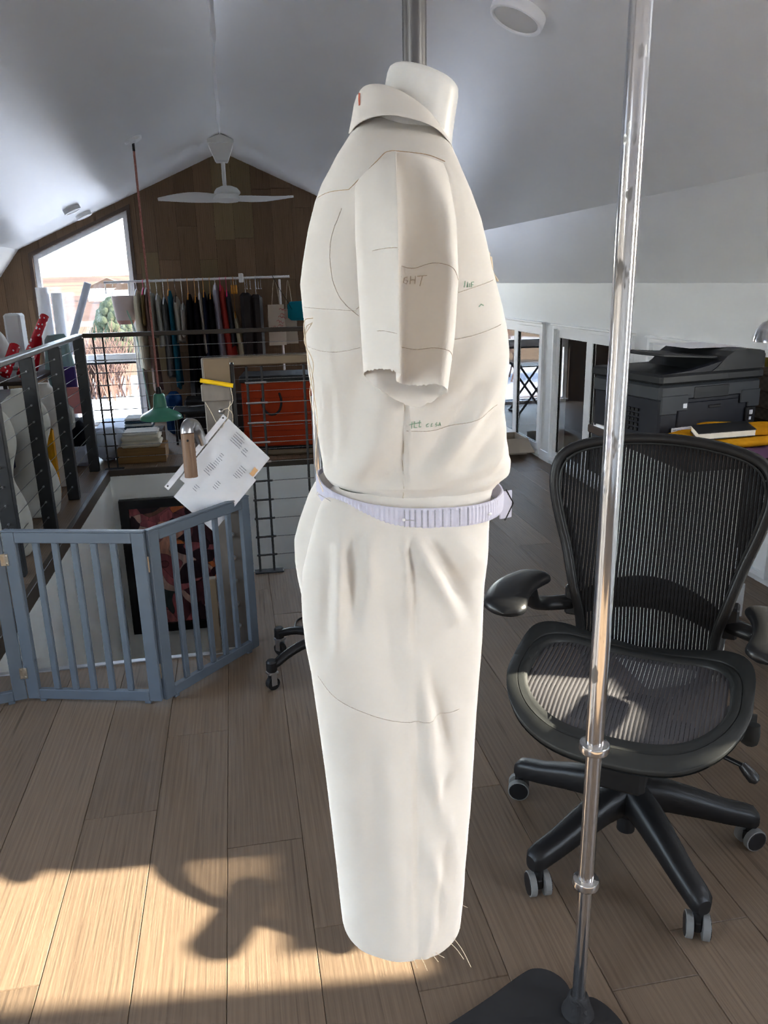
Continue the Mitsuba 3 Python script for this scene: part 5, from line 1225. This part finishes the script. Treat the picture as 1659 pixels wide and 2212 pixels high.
obj('plastic_rod', cyl((-1.62, 4.75, .70), (-1.52, 5.35, .50), .014, 10), 'mat_chrome', None, 40, label='shiny silver rod leaning across the large white dress form', cat='rod')
obj('navy_cloth', rough_mesh(cbox(-1.66, -1.50, 4.85, 5.5, .30, .62, .05), .04, 6, 5), cmat((28, 32, 50)), None, 40, label='dark navy cloth bundled behind the large dress form', cat='cloth')
obj('dark_jacket', rough_mesh(cbox(-1.52, -1.32, 7.0, 7.3, .16, .40, .05), .05, 8, 6), cmat((22, 24, 30)), None, 40, label='dark jacket heaped beside the railing corner post', cat='jacket')
obj('blue_bag', rough_mesh(cbox(-1.50, -1.30, 6.98, 7.22, .0, .17, .04), .04, 8, 8), cmat((190, 196, 212)), None, 40, label='pale blue-white bag on the floor below the dark jacket', cat='bag')
# paper rolls at the window
for x, z1, r_, lb in ((-1.93, 1.50, .066, 'thick white paper roll standing at the window jamb'), (-1.79, 1.44, .060, 'white paper roll standing beside the thick one')):
    kk = thing('paper_roll', lb, 'paper roll')
    obj('roll', tube([(x, 8.95, 0), (x, 8.95, z1)], r_, 28), 'mat_white', kk, 40)
    obj('end', lathe([(r_*.35, z1+.002), (r_*.9, z1+.002), (r_*.9, z1), (r_*.35, z1)], 24, (x, 8.95, 0)), 'mat_paper', kk, 40)
obj('leaning_tube', tube([(-1.80, 8.80, .62), (-1.445, 8.80, 1.535)], .036, 20), cmat((196, 202, 214)), None, 40, label='long pale tube leaning aslant in front of the window', cat='tube')
def giftwrap(p, n, uv):
    d1, d2, c = voronoi(p.x*28+p.y*9, p.z*28)
    return mix(L(186, 18, 30), L(235, 225, 225), smoothstep(.24, .18, d1)*smoothstep(.3, .4, c))
M('mat_giftwrap', proc(giftwrap), .35, .5)
for (a, b, r_, lb) in (((-1.90, 7.59, .785), (-1.735, 8.0, 1.24), .040, 'red gift wrap roll with white figures sticking up out of the bag'), ((-1.93, 7.14, .80), (-1.87, 7.35, 1.02), .045, 'red gift wrap roll low in the bag'), ((-1.80, 7.14, .795), (-1.74, 7.36, .95), .04, 'short red gift wrap roll in front inside the bag'), ((-1.80, 7.60, .79), (-1.76, 7.74, 1.06), .034, 'plain red wrap roll beside the tall one')):
    obj('gift_wrap', tube([a, b], r_, 18), 'mat_giftwrap' if 'plain' not in lb else cmat((150, 14, 26)), None, 40, label=lb, cat='gift wrap')
M('mat_clearbag', L(200, 206, 210), .3, .5, 0.0)
obj('white_sack', rough_mesh(trimesh.creation.icosphere(4, 1).apply_scale((.15, .26, .20)).apply_translation((-2.12, 7.45, .985)), .07, 5, 11), cmat((206, 204, 196)), None, 40, label='crumpled white sack beside the gift wrap rolls', cat='sack')
obj('white_box', cbox(-2.13, -1.98, 8.1, 8.3, .757, 1.27, .02), cmat((206, 206, 206)), None, False, label='white carton standing behind the crumpled sack', cat='carton')
obj('shelf_table', join(cbox(-2.32, -1.70, 7.0, 8.45, .72, .755, .005), *[cbox(x-.02, x+.02, y-.02, y+.02, 0, .72, .002) for x in (-2.28, -1.74) for y in (7.04, 8.4)]), 'mat_darkwood', None, False, label='dark narrow table carrying the sack and the gift wrap', cat='table')
kk = thing('plastic_bag', 'teal-tinted plastic bag of wrapping beside the window', 'bag')
obj('bag', rough_mesh(loft(np.array([[(-1.66+.13*s*math.cos(g), 8.0+.13*s*math.sin(g), z) for g in np.linspace(0, 2*PI, 26, endpoint=False)] for z, s in ((.55, .55), (.62, .9), (.75, 1.05), (.90, .95), (1.02, .8), (1.07, .55))])), .04, 8, 5), cmat((136, 164, 164)), kk, 40)
obj('purple_folder', cbox(-1.66, -1.46, 7.62, 7.68, .40, .80, .004), cmat((70, 56, 110)), None, False, label='purple folder standing behind the railing below the teal bag', cat='folder')
obj('pink_folder', cbox(-1.56, -1.42, 7.56, 7.6, .38, .62, .004), cmat((222, 150, 146)), None, False, label='salmon pink folder in front of the purple one', cat='folder')
obj('grey_cushion', rough_mesh(cbox(-1.62, -1.40, 6.9, 7.1, .30, .56, .05), .03, 7, 9), cmat((150, 148, 142)), None, 40, label='grey cushion squeezed behind the middle railing post', cat='cushion')
obj('orange_ball', trimesh.creation.icosphere(3, .035).apply_translation((-1.45, 7.9, .98)), cmat((220, 90, 40)), None, True, label='small orange ball on the edge of the teal bag', cat='ball')
obj('white_plastic_hose', tube(spline([(-.92, 8.6, .02), (-.96, 8.6, .5), (-1.0, 8.62, 1.0), (-1.1, 8.64, 1.35)], 30), .007, 8), cmat((176, 206, 196)), None, 40, label='thin pale green cord hanging down before the window', cat='cord')
